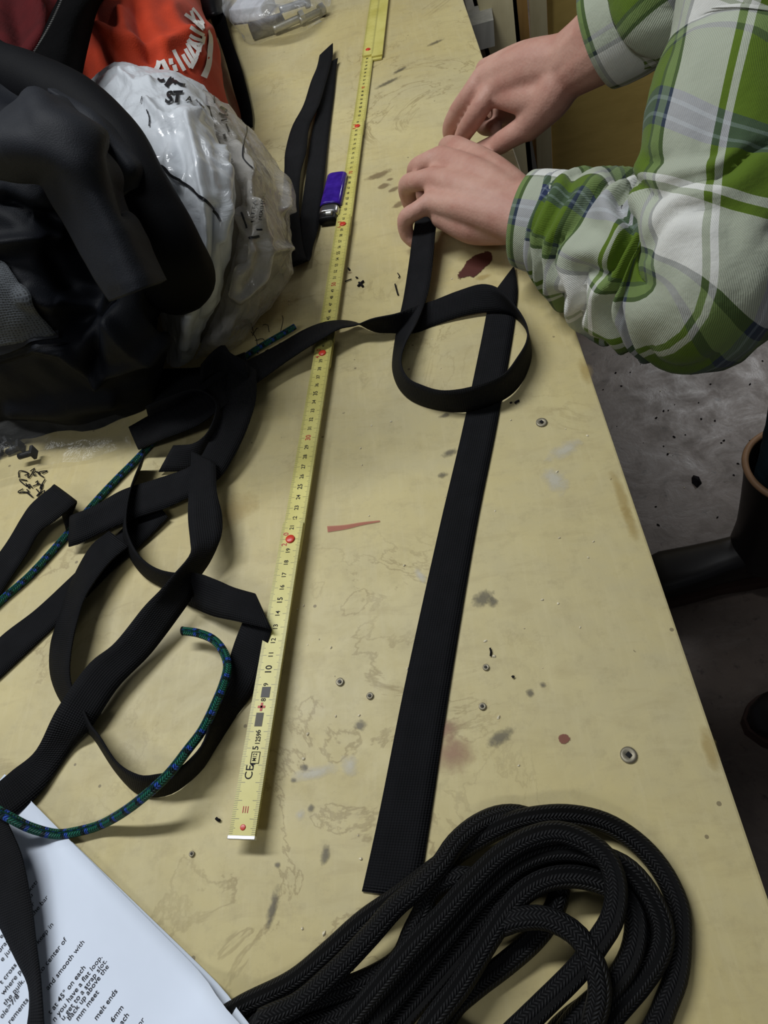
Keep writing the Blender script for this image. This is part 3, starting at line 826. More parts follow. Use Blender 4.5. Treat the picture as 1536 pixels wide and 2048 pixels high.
# own slanted ends: rebuild with the cut corners
bpy.data.objects.remove(st)
st = ribbon('webbing_strap', [(724, 1783, 0, 834, 1797, 0), (744, 1695, 0, 851, 1700, 0), (764, 1600, 0, 866, 1602, 0), (814, 1350, 0, 903, 1352, 0), (878, 1060, 0, 951, 1064, 0), (925, 860, 0, 991, 864, 0),
    (961, 690, 0, 1022, 692, 0), (975, 620, 0, 1032, 620, 0), (986, 590, 0, 1035, 580, .0005), (1010, 556, 0, 1031, 545, .001), (1024, 538, .001, 1028, 534, .0015)], MT['web'], norm=False, lift=.0012)
tag(st, 'straight black webbing strap lying flat with a pointed cut end', 'strap')

tang = tag(empty('webbing_strap', P(300, 1000, 0)), 'long tangled black webbing strap with a loop held under the hand', 'strap')
ribbon('held_loop', [
    (832, 420, .026, 884, 400, .028), (827, 455, .022, 878, 432, .025), (822, 485, .018, 873, 458, .023), (814, 535, .012, 868, 530, .017), (803, 600, .006, 860, 585, .014), (793, 655, .003, 838, 640, .016),
    (785, 715, .001, 812, 685, .022), (786, 750, 0, 803, 722, .024), (800, 782, 0, 815, 752, .025), (830, 806, 0, 840, 768, .025),
    (880, 821, 0, 885, 781, .025), (940, 821, .003, 945, 775, .026), (1005, 798, .003, 1005, 752, .026), (1040, 768, .002, 1036, 715, .025),
    (1060, 725, 0, 1054, 680, .025), (1061, 690, 0, 1052, 648, .025), (1050, 655, .001, 1030, 612, .024), (1020, 628, .003, 1000, 582, .022),
    (972, 623, .004, 965, 570, .018), (920, 640, .002, 915, 576, .014), (870, 655, 0, 868, 597, .010), (830, 663, 0, 832, 618, .012),
    (790, 666, 0, 793, 633, .018), (745, 661, .002, 745, 638, .023), (712, 645, .003, 712, 651, .019), (680, 639, .010, 678, 660, .022),
    (645, 642, .012, 648, 680, .022), (605, 657, .014, 612, 702, .020), (560, 683, .012, 570, 730, .016), (515, 705, .014, 525, 765, .014),
    (470, 725, .017, 480, 800, .017), (430, 755, .022, 440, 830, .022), (380, 790, .022, 395, 860, .020), (320, 812, .022, 332, 885, .018), (255, 848, .016, 280, 906, .008)], MT['web'], tang)
ribbon('strand', [(452, 705, .02, 520, 745, .014), (448, 770, .018, 518, 800, .012), (436, 835, .016, 500, 860, .010), (412, 890, .014, 470, 915, .008), (400, 915, .013, 440, 955, .006),
    (371, 932, .012, 395, 992, .006), (310, 953, .011, 335, 1022, .006), (242, 975, .011, 268, 1045, .006), (186, 1005, .013, 210, 1072, .006), (158, 1018, .016, 165, 1092, .005), (140, 1030, .012, 138, 1096, .003)], MT['web'], tang, lift=.004)
ribbon('strand', [(138, 1030, .006, 139, 1094, .002), (118, 1010, .005, 135, 1055, .004), (103, 966, .014, 161, 1011, .016), (93, 972, .021, 150, 1020, .022), (60, 1003, .020, 115, 1045, .017), (38, 1030, .014, 85, 1070, .012), (12, 1074, .010, 58, 1116, .008),
    (-15, 1125, .006, 20, 1160, .004), (-60, 1200, .003, -25, 1225, .002), (-120, 1290, .002, -80, 1320, .002)], MT['web'], tang)
ribbon('strand', [(300, 985, .004, 340, 1040, .004), (240, 1060, .003, 275, 1100, .002), (190, 1100, .002, 225, 1150, .002), (133, 1155, .002, 170, 1205, .001), (69, 1215, .002, 97, 1272, .001), (0, 1268, .002, 20, 1345, .001), (-60, 1330, .002, -40, 1405, .001)], MT['web'], tang, lift=.001)
ribbon('strand', [(215, 1060, .010, 262, 1095, .014), (174, 1092, .008, 225, 1130, .018), (137, 1163, .004, 180, 1190, .022), (109, 1243, .002, 161, 1243, .024), (95, 1290, .001, 150, 1300, .022), (97, 1344, .001, 143, 1345, .018),
    (115, 1388, .001, 145, 1380, .014), (140, 1420, 0, 160, 1412, .012), (175, 1462, 0, 180, 1450, .018), (191, 1482, 0, 198, 1470, .024), (230, 1542, 0, 234, 1524, .025), (270, 1586, 0, 277, 1548, .025), (306, 1597, 0, 313, 1546, .025), (350, 1586, 0, 355, 1536, .025),
    (401, 1542, 0, 390, 1508, .025), (430, 1498, 0, 412, 1474, .024), (464, 1433, .003, 432, 1408, .018), (500, 1383, .004, 455, 1356, .012), (524, 1340, .008, 462, 1310, .010), (540, 1300, .012, 472, 1262, .012), (547, 1268, .015, 507, 1179, .015)], MT['web'], tang)
ribbon('strand', [(547, 1268, .019, 507, 1179, .018), (476, 1247, .016, 470, 1172, .019), (424, 1227, .010, 430, 1163, .019), (375, 1203, .006, 388, 1150, .021), (329, 1179, .001, 345, 1144, .023), (291, 1159, 0, 312, 1133, .024),
    (266, 1130, 0, 283, 1112, .025), (252, 1098, 0, 262, 1080, .025), (246, 1058, 0, 252, 1040, .025), (255, 1000, 0, 262, 975, .022), (280, 940, 0, 290, 905, .018)], MT['web'], tang, lift=.0005)
ribbon('strand', [(375, 900, .020, 440, 930, .016), (371, 960, .022, 442, 985, .018), (376, 1030, .024, 444, 1030, .018), (386, 1080, .028, 436, 1075, .022), (386, 1112, .031, 415, 1120, .018), (351, 1155, .032, 388, 1160, .016), (323, 1183, .031, 382, 1190, .014),
    (283, 1215, .028, 363, 1231, .012), (222, 1284, .022, 310, 1308, .008), (174, 1328, .022, 240, 1375, .010), (121, 1421, .019, 178, 1449, .010), (81, 1500, .010, 133, 1500, .004), (30, 1545, .008, 73, 1586, .004), (0, 1572, .008, 22, 1626, .006), (-50, 1610, .006, -20, 1670, .006), (-130, 1680, .004, -100, 1740, .004)], MT['web'], tang)
ribbon('strand', [(320, 940, .004, 345, 895, .010), (385, 935, .003, 385, 892, .016), (425, 910, .002, 412, 875, .022), (452, 870, .002, 426, 845, .025), (458, 830, .004, 432, 812, .027), (440, 800, .008, 420, 792, .030), (400, 800, .010, 390, 778, .032), (350, 830, .012, 342, 795, .032), (300, 850, .01, 292, 815, .03)], MT['web'], tang)
ribbon('strand', [(400, 770, .012, 402, 730, .030), (420, 758, .012, 424, 705, .036), (440, 745, .014, 447, 690, .040), (460, 750, .016, 460, 706, .038), (500, 765, .016, 490, 722, .032)], MT['web'], tang, norm=False)
ribbon('strand', [(300, 740, .003, 310, 810, .003), (340, 738, .006, 350, 805, .006), (400, 735, .012, 412, 812, .012), (445, 722, .016, 462, 800, .014), (490, 705, .020, 505, 780, .016)], MT['web'], tang, norm=False)
ribbon('strand', [(-170, 1530, .012, -230, 1590, .006), (-90, 1565, .020, -160, 1615, .008), (-30, 1602, .024, -110, 1640, .010), (5, 1632, .024, -80, 1668, .008), (22, 1662, .022, -65, 1700, .007), (44, 1717, .020, -40, 1760, .006), (62, 1808, .017, -8, 1836, .006), (72, 1890, .015, 32, 1918, .006),
    (80, 1954, .013, 58, 1975, .006), (87, 2048, .011, 56, 2048, .006), (96, 2150, .009, 30, 2160, .006), (110, 2260, .006, 25, 2280, .005)], MT['web'], tang, norm=False)

fold = ribbon('webbing_strap', [(633, 117, .010, 672, 81, .010), (628, 140, .010, 670, 112, .010), (620, 165, .010, 655, 160, .010), (606, 211, .012, 640, 208, .012), (581, 255, .014, 622, 252, .012), (567, 304, .014, 616, 304, .012), (564, 341, .012, 606, 348, .010), (569, 414, .010, 594, 410, .009), (572, 475, .008, 599, 463, .008),
    (578, 510, .012, 604, 500, .010), (582, 530, .010, 612, 522, .009), (590, 530, .004, 618, 515, .004), (596, 505, .004, 622, 495, .004), (598, 460, .005, 637, 451, .004), (605, 400, .006, 645, 395, .005), (612, 340, .006, 652, 340, .004), (620, 272, .005, 660, 272, .003), (640, 200, .005, 668, 190, .002), (655, 150, .006, 672, 140, .003), (660, 125, .007, 673, 118, .006)], MT['web'], None, .022)
tag(fold, 'short black webbing strap doubled over beside the purple lighter', 'strap')

# ------------------------------------------------------------------ green cord
cord = tag(empty('paracord', P(200, 1650, 0)), 'green braided cord flecked with blue, winding through the black straps', 'cord')
cr_pts = [(590, 653, .006), (565, 668, .006), (530, 688, .006), (497, 709, .004), (440, 750, .003), (370, 820, .003), (310, 880, .003), (270, 922, .003), (230, 962, .003), (190, 1005, .003), (120, 1085, .003), (60, 1150, .003), (0, 1203, .003), (-70, 1270, .004), (-130, 1360, .006), (-160, 1460, .008), (-130, 1550, .016), (-60, 1590, .028),
          (-10, 1618, .028), (20, 1635, .026), (60, 1655, .016), (110, 1668, .006), (150, 1664, .005), (200, 1650, .006), (250, 1622, .018), (300, 1583, .029), (340, 1545, .029), (375, 1500, .026), (405, 1460, .022), (430, 1410, .024), (448, 1365, .020), (455, 1330, .017), (445, 1300, .015), (425, 1278, .014), (395, 1266, .014), (366, 1262, .014)]
cr3 = [P(*q) for q in cr_pts]
tube('cord', cr3, .0029, MT['cord'], cord, .003, 12)
disc('melted_end', cr3[-1], .0031, .001, MT['lint'], cord, ex=(0, 1, 0), ey=(0, 0, 1), nz=(-1, 0, 0))
for k in range(9):
    e = cr3[0] + np.array([rng.uniform(-.045, .0), rng.uniform(-.03, .015), -.003]); e[2] = T + .001
    w_ = e + np.array([rng.uniform(-.012, .008), rng.uniform(.0, .028), rng.uniform(.0, .006)])
    tube('loose_yarn', [e, (e + w_) / 2 + [.003, 0, .004], w_], .00035, MT['lint'], cord, .003, 5)

# ------------------------------------------------------------------ rope
RS = [
    [(330, 2130, .006), (400, 2070, .006), (483, 2014, .006), (583, 1964, .006), (654, 1907, .008), (725, 1843, .008), (797, 1793, .010), (868, 1739, .010), (939, 1689, .010), (1011, 1650, .012), (1068, 1634, .014), (1139, 1630, .012), (1211, 1646, .008), (1275, 1686, .006), (1325, 1743, .006), (1357, 1814, .006), (1360, 1885, .006), (1353, 1950, .006), (1332, 2007, .006), (1314, 2049, .006), (1270, 2120, .008), (1200, 2180, .012)],
    [(1030, 2180, .012), (985, 2130, .016), (1010, 2085, .020), (1047, 2048, .022), (1082, 2014, .022), (1154, 1942, .024), (1196, 1885, .026), (1225, 1835, .028), (1232, 1771, .028), (1211, 1714, .028), (1161, 1678, .028), (1111, 1664, .028), (1054, 1678, .028), (997, 1714, .026), (939, 1771, .026), (882, 1835, .026), (825, 1893, .026), (761, 1971, .022), (697, 2049, .016), (640, 2130, .012), (640, 2190, .010)],
    [(700, 2150, .010), (747, 2049, .012), (811, 1971, .014), (882, 1885, .017), (954, 1800, .018), (1025, 1736, .018), (1082, 1707, .019), (1139, 1700, .019), (1196, 1711, .019), (1253, 1736, .018), (1296, 1785, .016), (1325, 1850, .014), (1318, 1907, .013), (1282, 1964, .012), (1239, 2014, .012), (1211, 2048, .012), (1170, 2110, .012), (1110, 2150, .010)],
    [(1100, 2090, .008), (1139, 2042, .006), (1211, 1992, .006), (1253, 1950, .007), (1282, 1893, .008), (1275, 1835, .010), (1240, 1775, .010), (1168, 1728, .010), (1111, 1728, .010), (1061, 1750, .010), (1004, 1800, .010), (939, 1878, .010), (868, 1964, .008), (797, 2048, .006), (760, 2110, .006), (780, 2160, .006)],
    [(830, 2100, .006), (862, 2048, .018), (925, 1964, .020), (982, 1871, .022), (1032, 1800, .022), (1082, 1764, .021), (1139, 1753, .020), (1196, 1764, .018), (1246, 1793, .016), (1271, 1843, .018), (1262, 1910, .018), (1225, 1970, .016), (1160, 2030, .013), (1100, 2100, .010), (1020, 2150, .008)],
    [(930, 2100, .006), (890, 2060, .006), (905, 2015, .006), (954, 1971, .006), (1011, 1928, .006), (1068, 1878, .008), (1104, 1828, .010), (1118, 1778, .012), (1100, 1745, .012), (1050, 1765, .010), (1010, 1810, .012), (997, 1850, .018), (1032, 1839, .024), (1082, 1835, .026), (1125, 1850, .027), (1161, 1878, .028), (1189, 1928, .028), (1200, 1978, .026), (1189, 2035, .022), (1160, 2110, .014), (1000, 2200, .008), (760, 2180, .006)],
    [(640, 2110, .006), (560, 2080, .006), (500, 2062, .006), (533, 2042, .006), (620, 2000, .006), (725, 1964, .007), (797, 1921, .008), (825, 1864, .012), (847, 1821, .014), (862, 1780, .016), (900, 1757, .017), (945, 1758, .016), (985, 1790, .008), (960, 1840, .006)],
    [(940, 1880, .006), (850, 1960, .006), (740, 2010, .006), (620, 2052, .006), (560, 2075, .012), (518, 2046, .018), (597, 2007, .018), (675, 1939, .018), (740, 1871, .020), (790, 1814, .022), (840, 1771, .024), (882, 1728, .022), (911, 1686, .018), (954, 1650, .014), (1004, 1630, .008), (1054, 1634, .005), (1090, 1665, .005), (1130, 1720, .005)],
]
rope_pts = [P(*q) for s_ in RS for q in s_]
RR = .0053
rp = tube('braided_rope', rope_pts, RR, MT['rope'], None, .004, 14)
tag(rp, 'thick black braided rope coiled in a heap at the end of the bench', 'rope')

# ------------------------------------------------------------------ papers
O_ = P(18, 1552, 0); e_dn = P(510, 2048, 0) - O_; e_dn /= np.linalg.norm(e_dn); e_rt = np.array([-e_dn[1], e_dn[0], 0])
if (P(168, 1883) - P(97, 1990)) @ e_rt < 0: e_rt = -e_rt
def sheet(name, w, h, off_r, off_d, z0, curl, label, rot=0.0):
    nu, nv = 30, 24
    c, s = math.cos(rot), math.sin(rot); dn = e_dn * c + e_rt * s; rt = e_rt * c - e_dn * s
    G = np.zeros((nu, nv, 3))
    for i in range(nu):
        for j in range(nv):
            a = h * i / (nu - 1); b = -w * (1 - j / (nv - 1))
            z = z0 + curl * (math.exp(b / .02) * (.4 + .6 * math.sin(a * 9 + 1) ** 2))
            q_ = O_ + e_rt * off_r + e_dn * off_d + dn * a + rt * b
            z += .017 / (1 + math.exp(-(a - .199) / .006)) * math.exp(b / .09)
            G[i, j] = q_ + np.array([0, 0, z])
    o = obj(name, G.reshape(-1, 3), grid_faces(nu, nv), MT['paper'])
    md = o.modifiers.new('thickness', 'SOLIDIFY'); md.thickness = .00012; md.offset = 0
    return tag(o, label, 'paper')
sh0 = sheet('printed_sheet', .216, .279, -.0012, .012, .0009, .0012, 'lower blank-edged sheet peeking out from under the printed page', .015)
sh1 = sheet('printed_sheet', .216, .279, 0, 0, .0028, .002, 'white page of printed instructions under the black strap')
def ptxt(s, ex, ey, size=.0039):
    text_flat('text_line', s, P(ex, ey, .0034), e_rt, -e_dn, size, MT['ink'], sh1, 'r', .004)
for s, x, y in (('kets', 77, 1763), ('u', 66, 1791), ('ar', 70, 1808), ('the bar', 97, 1795), ('keep in', 107, 1850), ('to center of', 134, 1880), ('and smooth with', 169, 1885), ('t at 45\u00b0 on each', 171, 1936),
                ('n you have a flat loop.', 205, 1915), ('u get to a strap slot.', 214, 1923), ('back up above the', 218, 1934), ('mm meet', 198, 1985), ('melt ends', 235, 1983), ('6mm', 247, 2016), ('each', 258, 2031), ('or', 290, 2040),
                ('e', 7, 1872), ('brac', 18, 1882), ('e jus', 24, 1899), ('t cross', 33, 1931), ('where p', 43, 1944), ('the pulk.', 49, 1962), ('ole>7/8"', 42, 1988), ('rements a', 65, 1990)):
    ptxt(s, x, y)
for a, b in (((40, 1725), (60, 1744)), ((60, 1744), (51, 1757))):
    pa, pb = P(*a, .0033), P(*b, .0033); dd = pb - pa; ln = np.linalg.norm(dd); dd /= ln
    V, F = box_data((pa + pb) / 2, dd, np.cross([0, 0, 1], dd), np.array([0, 0, 1.]), ln / 2, .00025, .00005); obj('box_outline', V, F, MT['ink'], sh1, smooth=False)
c = P(205, 1760, .0034)
obj('oily_spot', [c + np.array([math.cos(t) * .0014, math.sin(t) * .0022, 0]) for t in np.linspace(0, 6.28, 14, endpoint=False)], [tuple(range(14))], simple('brown_oil', (.16, .12, .05), .6), sh1, smooth=False)

# ------------------------------------------------------------------ lighter
A, B = P(676, 352, .0065), P(655, 442, .0065)
dl = B - A; ln = np.linalg.norm(dl); dl /= ln; nl = np.array([-dl[1], dl[0], 0]); zz = np.array([0, 0, 1.])
lt = tag(empty('lighter', [*((A + B) / 2)[:2], T]), 'purple see-through cigarette lighter lying next to the ruler', 'lighter')
def oval(name, s0, s1, hw, ht, mat, par, zc=.0065, endr=.3, lat=0.0):
    n = 28; rings = []
    prof = [(s0, .82), (s0 + .0015, .96), (s0 + .003, 1), (s1 - .001, 1), (s1, .97)]
    V = []
    for s, k in prof:
        for i in range(n):
            t = 2 * math.pi * i / n; cx = np.sign(math.cos(t)) * abs(math.cos(t)) ** .55; cz = np.sign(math.sin(t)) * abs(math.sin(t)) ** .7
            q = A + dl * s + nl * (cx * hw * k + lat); V.append([q[0], q[1], T + zc + cz * ht * k])
    F = grid_faces(5, n, True) + [tuple(range(n))[::-1], tuple(4 * n + i for i in range(n))]
    return obj(name, V, F, mat, par)
oval('body', 0, ln * .70, .0118, .006, MT['lighter'], lt)
oval('collar', ln * .70, ln * .74, .0112, .0056, MT['blackpl'], lt)
oval('metal_hood', ln * .74, ln * .88, .0108, .0058, MT['steel'], lt)
oval('thumb_lever', ln * .88, ln * 1.0, .0095, .0052, MT['blackpl'], lt, .0058)
w = A + dl * ln * .93 + nl * .002; w[2] = T + .0105
sp = tube('spark_wheel', [w - nl * .0035, w, w + nl * .0035], .0036, MT['zinc'], lt, .001, 16)

# ================================================================== clothes and bags piled on the bench
# ------------------------------------------------------------------ orange-red jacket at the back
redj = tag(empty('orange_work_jacket', P(300, 250, 0)), 'orange-red work jacket with white script lettering, heaped behind the white bag', 'jacket')
r2 = PN([(140, 190, .10), (215, 195, .12), (290, 180, .125), (350, 165, .12), (410, 160, .10), (448, 175, .06)])
r3 = PN([(150, 90, .15), (215, 100, .155), (280, 95, .15), (335, 85, .14), (390, 80, .12), (428, 90, .075)])
r4 = PN([(150, -10, .175), (215, 0, .175), (270, -5, .17), (320, -10, .155), (365, -12, .13), (392, -5, .09)])
r5 = PN([(140, -90, .18), (200, -90, .18), (250, -95, .17), (295, -95, .15), (335, -95, .12), (358, -90, .08)])
r1 = [p + np.array([0, -.03, -.05]) for p in r2]
r0 = [np.array([p[0], p[1] - .02, T + .001]) for p in r1]
r6 = back_row(r5, 0, .06, .10); r7 = back_row(r6, 0, .03, .0)
rows = []
for r_ in (r0, r1, r2, r3, r4, r5, r6, r7):
    q = r_[-1]; rows.append(list(r_) + [np.array([q[0] - .02, q[1] + .012, T + (q[2] - T) * .35]), np.array([q[0] - .045, q[1] + .02, T + .001])])
redbody = net_obj('jacket_body', rows, MT['orange'], redj, 130, 130, wr=((-6, .016, 3.1), (12, .004, 8.2)),
    ridges=(([(185, 70), (260, 85), (330, 95), (400, 70)], .010, 16), ([(215, 75), (225, 110), (250, 160)], .012, 14), ([(270, 0), (285, 60), (300, 110)], -.012, 16), ([(345, 20), (370, 70), (395, 120)], .006, 16), ([(240, 20), (250, 60)], .008, 12)))
# dark-red inside with the black zip facing
lin = PN([(-120, 190, .17), (-40, 180, .175), (40, 175, .17), (110, 175, .15)]), PN([(-120, 80, .20), (-40, 80, .20), (40, 85, .19), (130, 90, .16)]), PN([(-100, -20, .205), (-20, -20, .205), (60, -15, .195), (160, -10, .175)]), PN([(-60, -110, .20), (20, -110, .20), (90, -105, .195), (170, -100, .18)])
lr = [list(x) for x in lin]
lr = [back_row(lr[0], 0, -.03, .0), back_row(lr[0], 0, -.025, -.08)] + lr + [back_row(lr[-1], 0, .05, .1), back_row(lr[-1], 0, .07, .0)]
lr = [[np.array([r_[0][0] - .07, r_[0][1], T + .001]), np.array([r_[0][0] - .045, r_[0][1], T + (r_[0][2] - T) * .6])] + list(r_) for r_ in lr]
net_obj('dark_red_lining', lr, MT['redlin'], redj, 50, 50, wr=((8, .008, 5.5),), ridges=(([(70, -10), (85, 40), (70, 90)], -.02, 14), ([(20, 0), (40, 60)], .012, 20)))
zrows = [PN([(52, 150, .19), (85, 150, .20), (130, 150, .195), (165, 150, .165)]), PN([(75, 90, .195), (105, 85, .205), (145, 85, .20), (180, 80, .175)]), PN([(100, 30, .20), (130, 30, .21), (165, 25, .205), (196, 20, .185)]), PN([(122, -15, .20), (150, -18, .212), (190, -20, .205), (220, -20, .19)]), PN([(150, -80, .20), (180, -80, .21), (215, -80, .205), (245, -80, .18)])]
zrows = [back_row(zrows[0], -.02, -.03, -.03)] + zrows
zf = net_obj('zip_facing', zrows, MT['fleece'], redj, 50, 24, thick=.004)
zb = bvh_of(zf)
for k in range(34):
    t = k / 33; x = 58 + (124 - 58) * t + 5 * math.sin(t * 3); y = 118 + (-8 - 118) * t
    h_ = hit(zb, x + 3, y, .0004)
    if h_ is None: continue
    V, F = box_data(h_, np.array([1., 0, 0]), np.array([0, 1., 0]), np.array([0, 0, 1.]), .0011, .0007, .0007); obj('zip_tooth', V, F, MT['zinc'], zf, smooth=False)
rb = bvh_of(redbody)
sx, sy, kx = 280, 0, 1 / 6.4                       # traced at 6.4 x from the corner 280, 0
def rs(poly, w, taper=None):
    stroke('letter_stroke', rb, [(sx + a * kx, sy + b * kx) for a, b in poly], w * kx, MT['stripe'], redj, .0020, 14, taper)
for poly, w in (([(250, 800), (230, 870), (200, 920)], 55), ([(285, 790), (320, 860), (350, 920)], 60), ([(385, 770), (390, 810), (400, 845)], 50), ([(430, 850), (445, 900), (455, 930)], 50),
                ([(415, 650), (450, 720), (510, 830), (560, 920)], 48), ([(540, 715), (580, 790), (640, 880)], 48), ([(570, 640), (610, 710), (660, 800), (665, 850)], 46), ([(590, 560), (640, 650), (700, 760)], 46),
                ([(595, 520), (680, 600), (740, 660)], 44), ([(625, 460), (700, 505), (790, 530)], 46), ([(605, 510), (660, 560), (755, 590)], 40), ([(635, 360), (710, 410), (800, 455)], 46),
                ([(560, 195), (640, 250), (720, 320), (800, 380)], 44), ([(640, 150), (665, 220), (700, 290), (790, 310)], 40), ([(660, 120), (720, 190), (790, 290), (810, 330)], 34), ([(720, 290), (790, 330), (800, 390)], 40),
                ([(700, 770), (670, 830), (640, 890)], 52), ([(740, 660), (715, 740), (690, 800)], 44), ([(770, 560), (755, 610), (745, 680)], 50), ([(800, 460), (790, 520), (780, 580)], 44)):
    rs(poly, w)
rs([(860, 390), (885, 470), (885, 600), (870, 760), (840, 900), (800, 1000)], 70, [.3, .7, 1, 1, 1.1, 1.2])
# black drawstring hem / strap beside it
sl = ribbon('black_strap', [(392, -60, .02, 425, -70, .03), (405, -5, .02, 440, -12, .03), (425, 45, .015, 450, 35, .025), (444, 95, .010, 462, 80, .020), (458, 140, .008, 478, 125, .018), (470, 185, .006, 492, 175, .014), (482, 225, .004, 502, 220, .010), (486, 255, .002, 504, 252, .006)], MT['fleece'], redj, norm=False, thick=.005)
bk = net_obj('buckle', [PN([(398, -30, .035), (425, -40, .04), (440, -40, .03)]), PN([(402, 10, .034), (425, 5, .04), (442, 0, .03)]), PN([(415, 40, .025), (432, 35, .03), (446, 25, .022)])], MT['blackpl'], redj, 12, 12, thick=.006)

# ------------------------------------------------------------------ white carrier bag
bag = tag(empty('plastic_carrier_bag', P(400, 500, 0)), 'crumpled white plastic carrier bag with black print', 'bag')
A_ = [
    [(150, 175, .13), (205, 142, .150), (250, 122, .158), (310, 138, .155), (360, 152, .150), (408, 172, .132)],
    [(170, 220, .150), (230, 200, .165), (280, 195, .17), (330, 200, .17), (380, 210, .165), (425, 235, .145)],
    [(230, 310, .150), (280, 300, .165), (320, 295, .17), (370, 295, .17), (415, 300, .165), (450, 320, .140)],
    [(260, 400, .120), (310, 395, .140), (350, 395, .15), (395, 395, .15), (440, 395, .145), (472, 400, .125)],
    [(300, 500, .090), (340, 500, .110), (375, 500, .12), (410, 500, .12), (440, 500, .115), (464, 500, .100)],
    [(310, 590, .050), (350, 600, .070), (375, 610, .08), (400, 610, .08), (420, 610, .075), (438, 600, .065)],
    [(325, 655, .020), (348, 675, .030), (366, 682, .04), (385, 680, .04), (400, 675, .04), (414, 665, .035)],
    [(335, 727, .001), (346, 731, .001), (358, 733, .001), (370, 731, .001), (380, 728, .001), (389, 722, .001)]]
ra = [PN(r_) for r_ in A_]
ra = [back_row(ra[0], .0, .07, .02), back_row(ra[0], 0, .035, -.05)] + ra
wf = net_obj('front_panel', ra, MT['white'], bag, 200, 150, wr=((-16, .008, 1.7), (-40, .0045, 4.4), (-85, .0016, 2.0)),
    ridges=(([(375, 250), (400, 330), (412, 400), (418, 470), (415, 560)], .008, 9), ([(300, 210), (330, 240), (395, 232)], .007, 9), ([(345, 250), (360, 330), (340, 420)], -.008, 16), ([(440, 300), (455, 380), (445, 480)], .007, 8),
            ([(245, 150), (270, 170), (300, 165)], .006, 8), ([(430, 420), (425, 520), (405, 640)], -.008, 10), ([(300, 400), (350, 470), (400, 560)], .005, 12), ([(320, 260), (310, 330)], -.006, 12), ([(380, 520), (385, 600), (370, 690)], .006, 10)))
B_ = [
    [(398, 170, .125), (425, 186, .115), (448, 208, .09), (463, 226, .06)],
    [(425, 235, .138), (460, 240, .125), (488, 256, .10), (505, 275, .06)],
    [(450, 320, .133), (490, 315, .125), (525, 315, .10), (548, 330, .06)],
    [(472, 400, .118), (510, 395, .12), (545, 395, .09), (572, 405, .05)],
    [(462, 500, .094), (505, 490, .10), (548, 487, .08), (582, 492, .05)],
    [(435, 600, .06), (480, 585, .07), (522, 575, .06), (560, 562, .03)],
    [(412, 665, .03), (450, 660, .04), (490, 642, .04), (525, 622, .012)],
    [(388, 722, .001), (420, 712, .002), (460, 700, .002), (500, 662, .001)]]
rbb = []
for r_ in B_:
    q = PN(r_); e = q[-1]; rbb.append(q + [np.array([e[0] - .012, e[1] + .006, T + (e[2] - T) * .4]), np.array([e[0] - .03, e[1] + .01, T + .001])])
rbb = [back_row(rbb[0], -.01, .06, .02)] + rbb
wb = net_obj('side_panel', rbb, MT['bagclear'], bag, 190, 150, wr=((-15, .009, 7.7), (-38, .0045, 2.4), (-85, .0016, 5.0)),
    ridges=(([(548, 290), (562, 340), (566, 420)], .010, 7), ([(480, 420), (500, 500), (470, 590)], .010, 9), ([(510, 410), (530, 480), (525, 540), (480, 600)], .010, 9), ([(495, 450), (490, 520)], -.012, 9), ([(540, 500), (575, 495)], .008, 8), ([(470, 280), (500, 340), (500, 400)], .006, 9), ([(500, 640), (540, 590), (570, 540)], .005, 10)))
# what the bag holds
cont = net_obj('bag_contents', [[p * 1.0 + (np.array([-.335, .66, T + .05]) - p) * .14 for p in r_] for r_ in [list(a[2:5]) + list(b[1:5]) for a, b in zip(ra[2:], rbb[1:])]], simple('grey_beige_contents', (.17, .155, .125), .6, .3, var=.3, nscale=18), bag, 50, 40, wr=((16, .006, 3.3),))
wbv = bvh_of(wf); sbv = bvh_of(wb)
def tb3(x, y): return (280 + x / 4.8, 120 + y / 4.8)
def bs(poly, w, b_=None, taper=None):
    stroke('printed_line', b_ or wbv, [tb3(*q) for q in poly], w / 4.8, MT['bagink'], bag, .0012, 30, taper)
bs([(140, 985), (230, 1030), (300, 1110), (430, 1185), (560, 1290), (670, 1400), (740, 1480), (775, 1550)], 24, None, [.6, 1, 1, 1, 1, 1.1, 1, .8])
bs([(75, 480), (95, 560), (95, 650)], 12); bs([(15, 420), (25, 360)], 8); bs([(530, 390), (570, 430), (610, 470)], 16)
bs([(550, 185), (640, 190), (690, 260), (705, 350), (712, 425)], 14, sbv); bs([(1020, 640), (1020, 700), (995, 800), (990, 920), (1010, 970), (1080, 1050)], 12, sbv); bs([(970, 1470), (1000, 1540), (1020, 1620)], 18, sbv); bs([(860, 960), (890, 965)], 10, sbv)
bs([(1050, 1720), (1140, 1690)], 22, sbv); bs([(1115, 1630), (1170, 1625)], 18, sbv)
text_px('printed_letters', 'ST', tb3(245, 425), (30, -1), (4, -32), wbv, MT['bagink'], bag, .0016, .04)
text_px('printed_letters', 'A', tb3(440, 410), (15, 2), (2, -15), wbv, MT['bagink'], bag, .0016, .04)
for poly, w in (([(170, 190), (200, 210), (240, 200)], 24), ([(250, 265), (290, 215), (330, 200)], 40), ([(330, 240), (340, 215), (380, 240), (430, 250)], 22), ([(270, 210), (300, 175)], 14)):
    bs(poly, w)
for poly, w in (([(760, 460), (800, 480), (830, 500)], 26), ([(750, 520), (790, 540), (840, 540)], 22), ([(770, 590), (830, 580)], 16), ([(820, 620), (850, 700)], 16), ([(800, 720), (815, 770)], 26)):
    bs(poly, w, sbv)
text_px('printed_letters', 'MIXIHON', tb3(1165, 1540), (1.5, -12.5), (-9, -1), sbv, MT['bagink'], bag, .0014, .0)
text_px('printed_letters', 'HTTA', tb3(1095, 1560), (2.0, -17), (-8, -1), sbv, MT['bagink'], bag, .0014, .0)

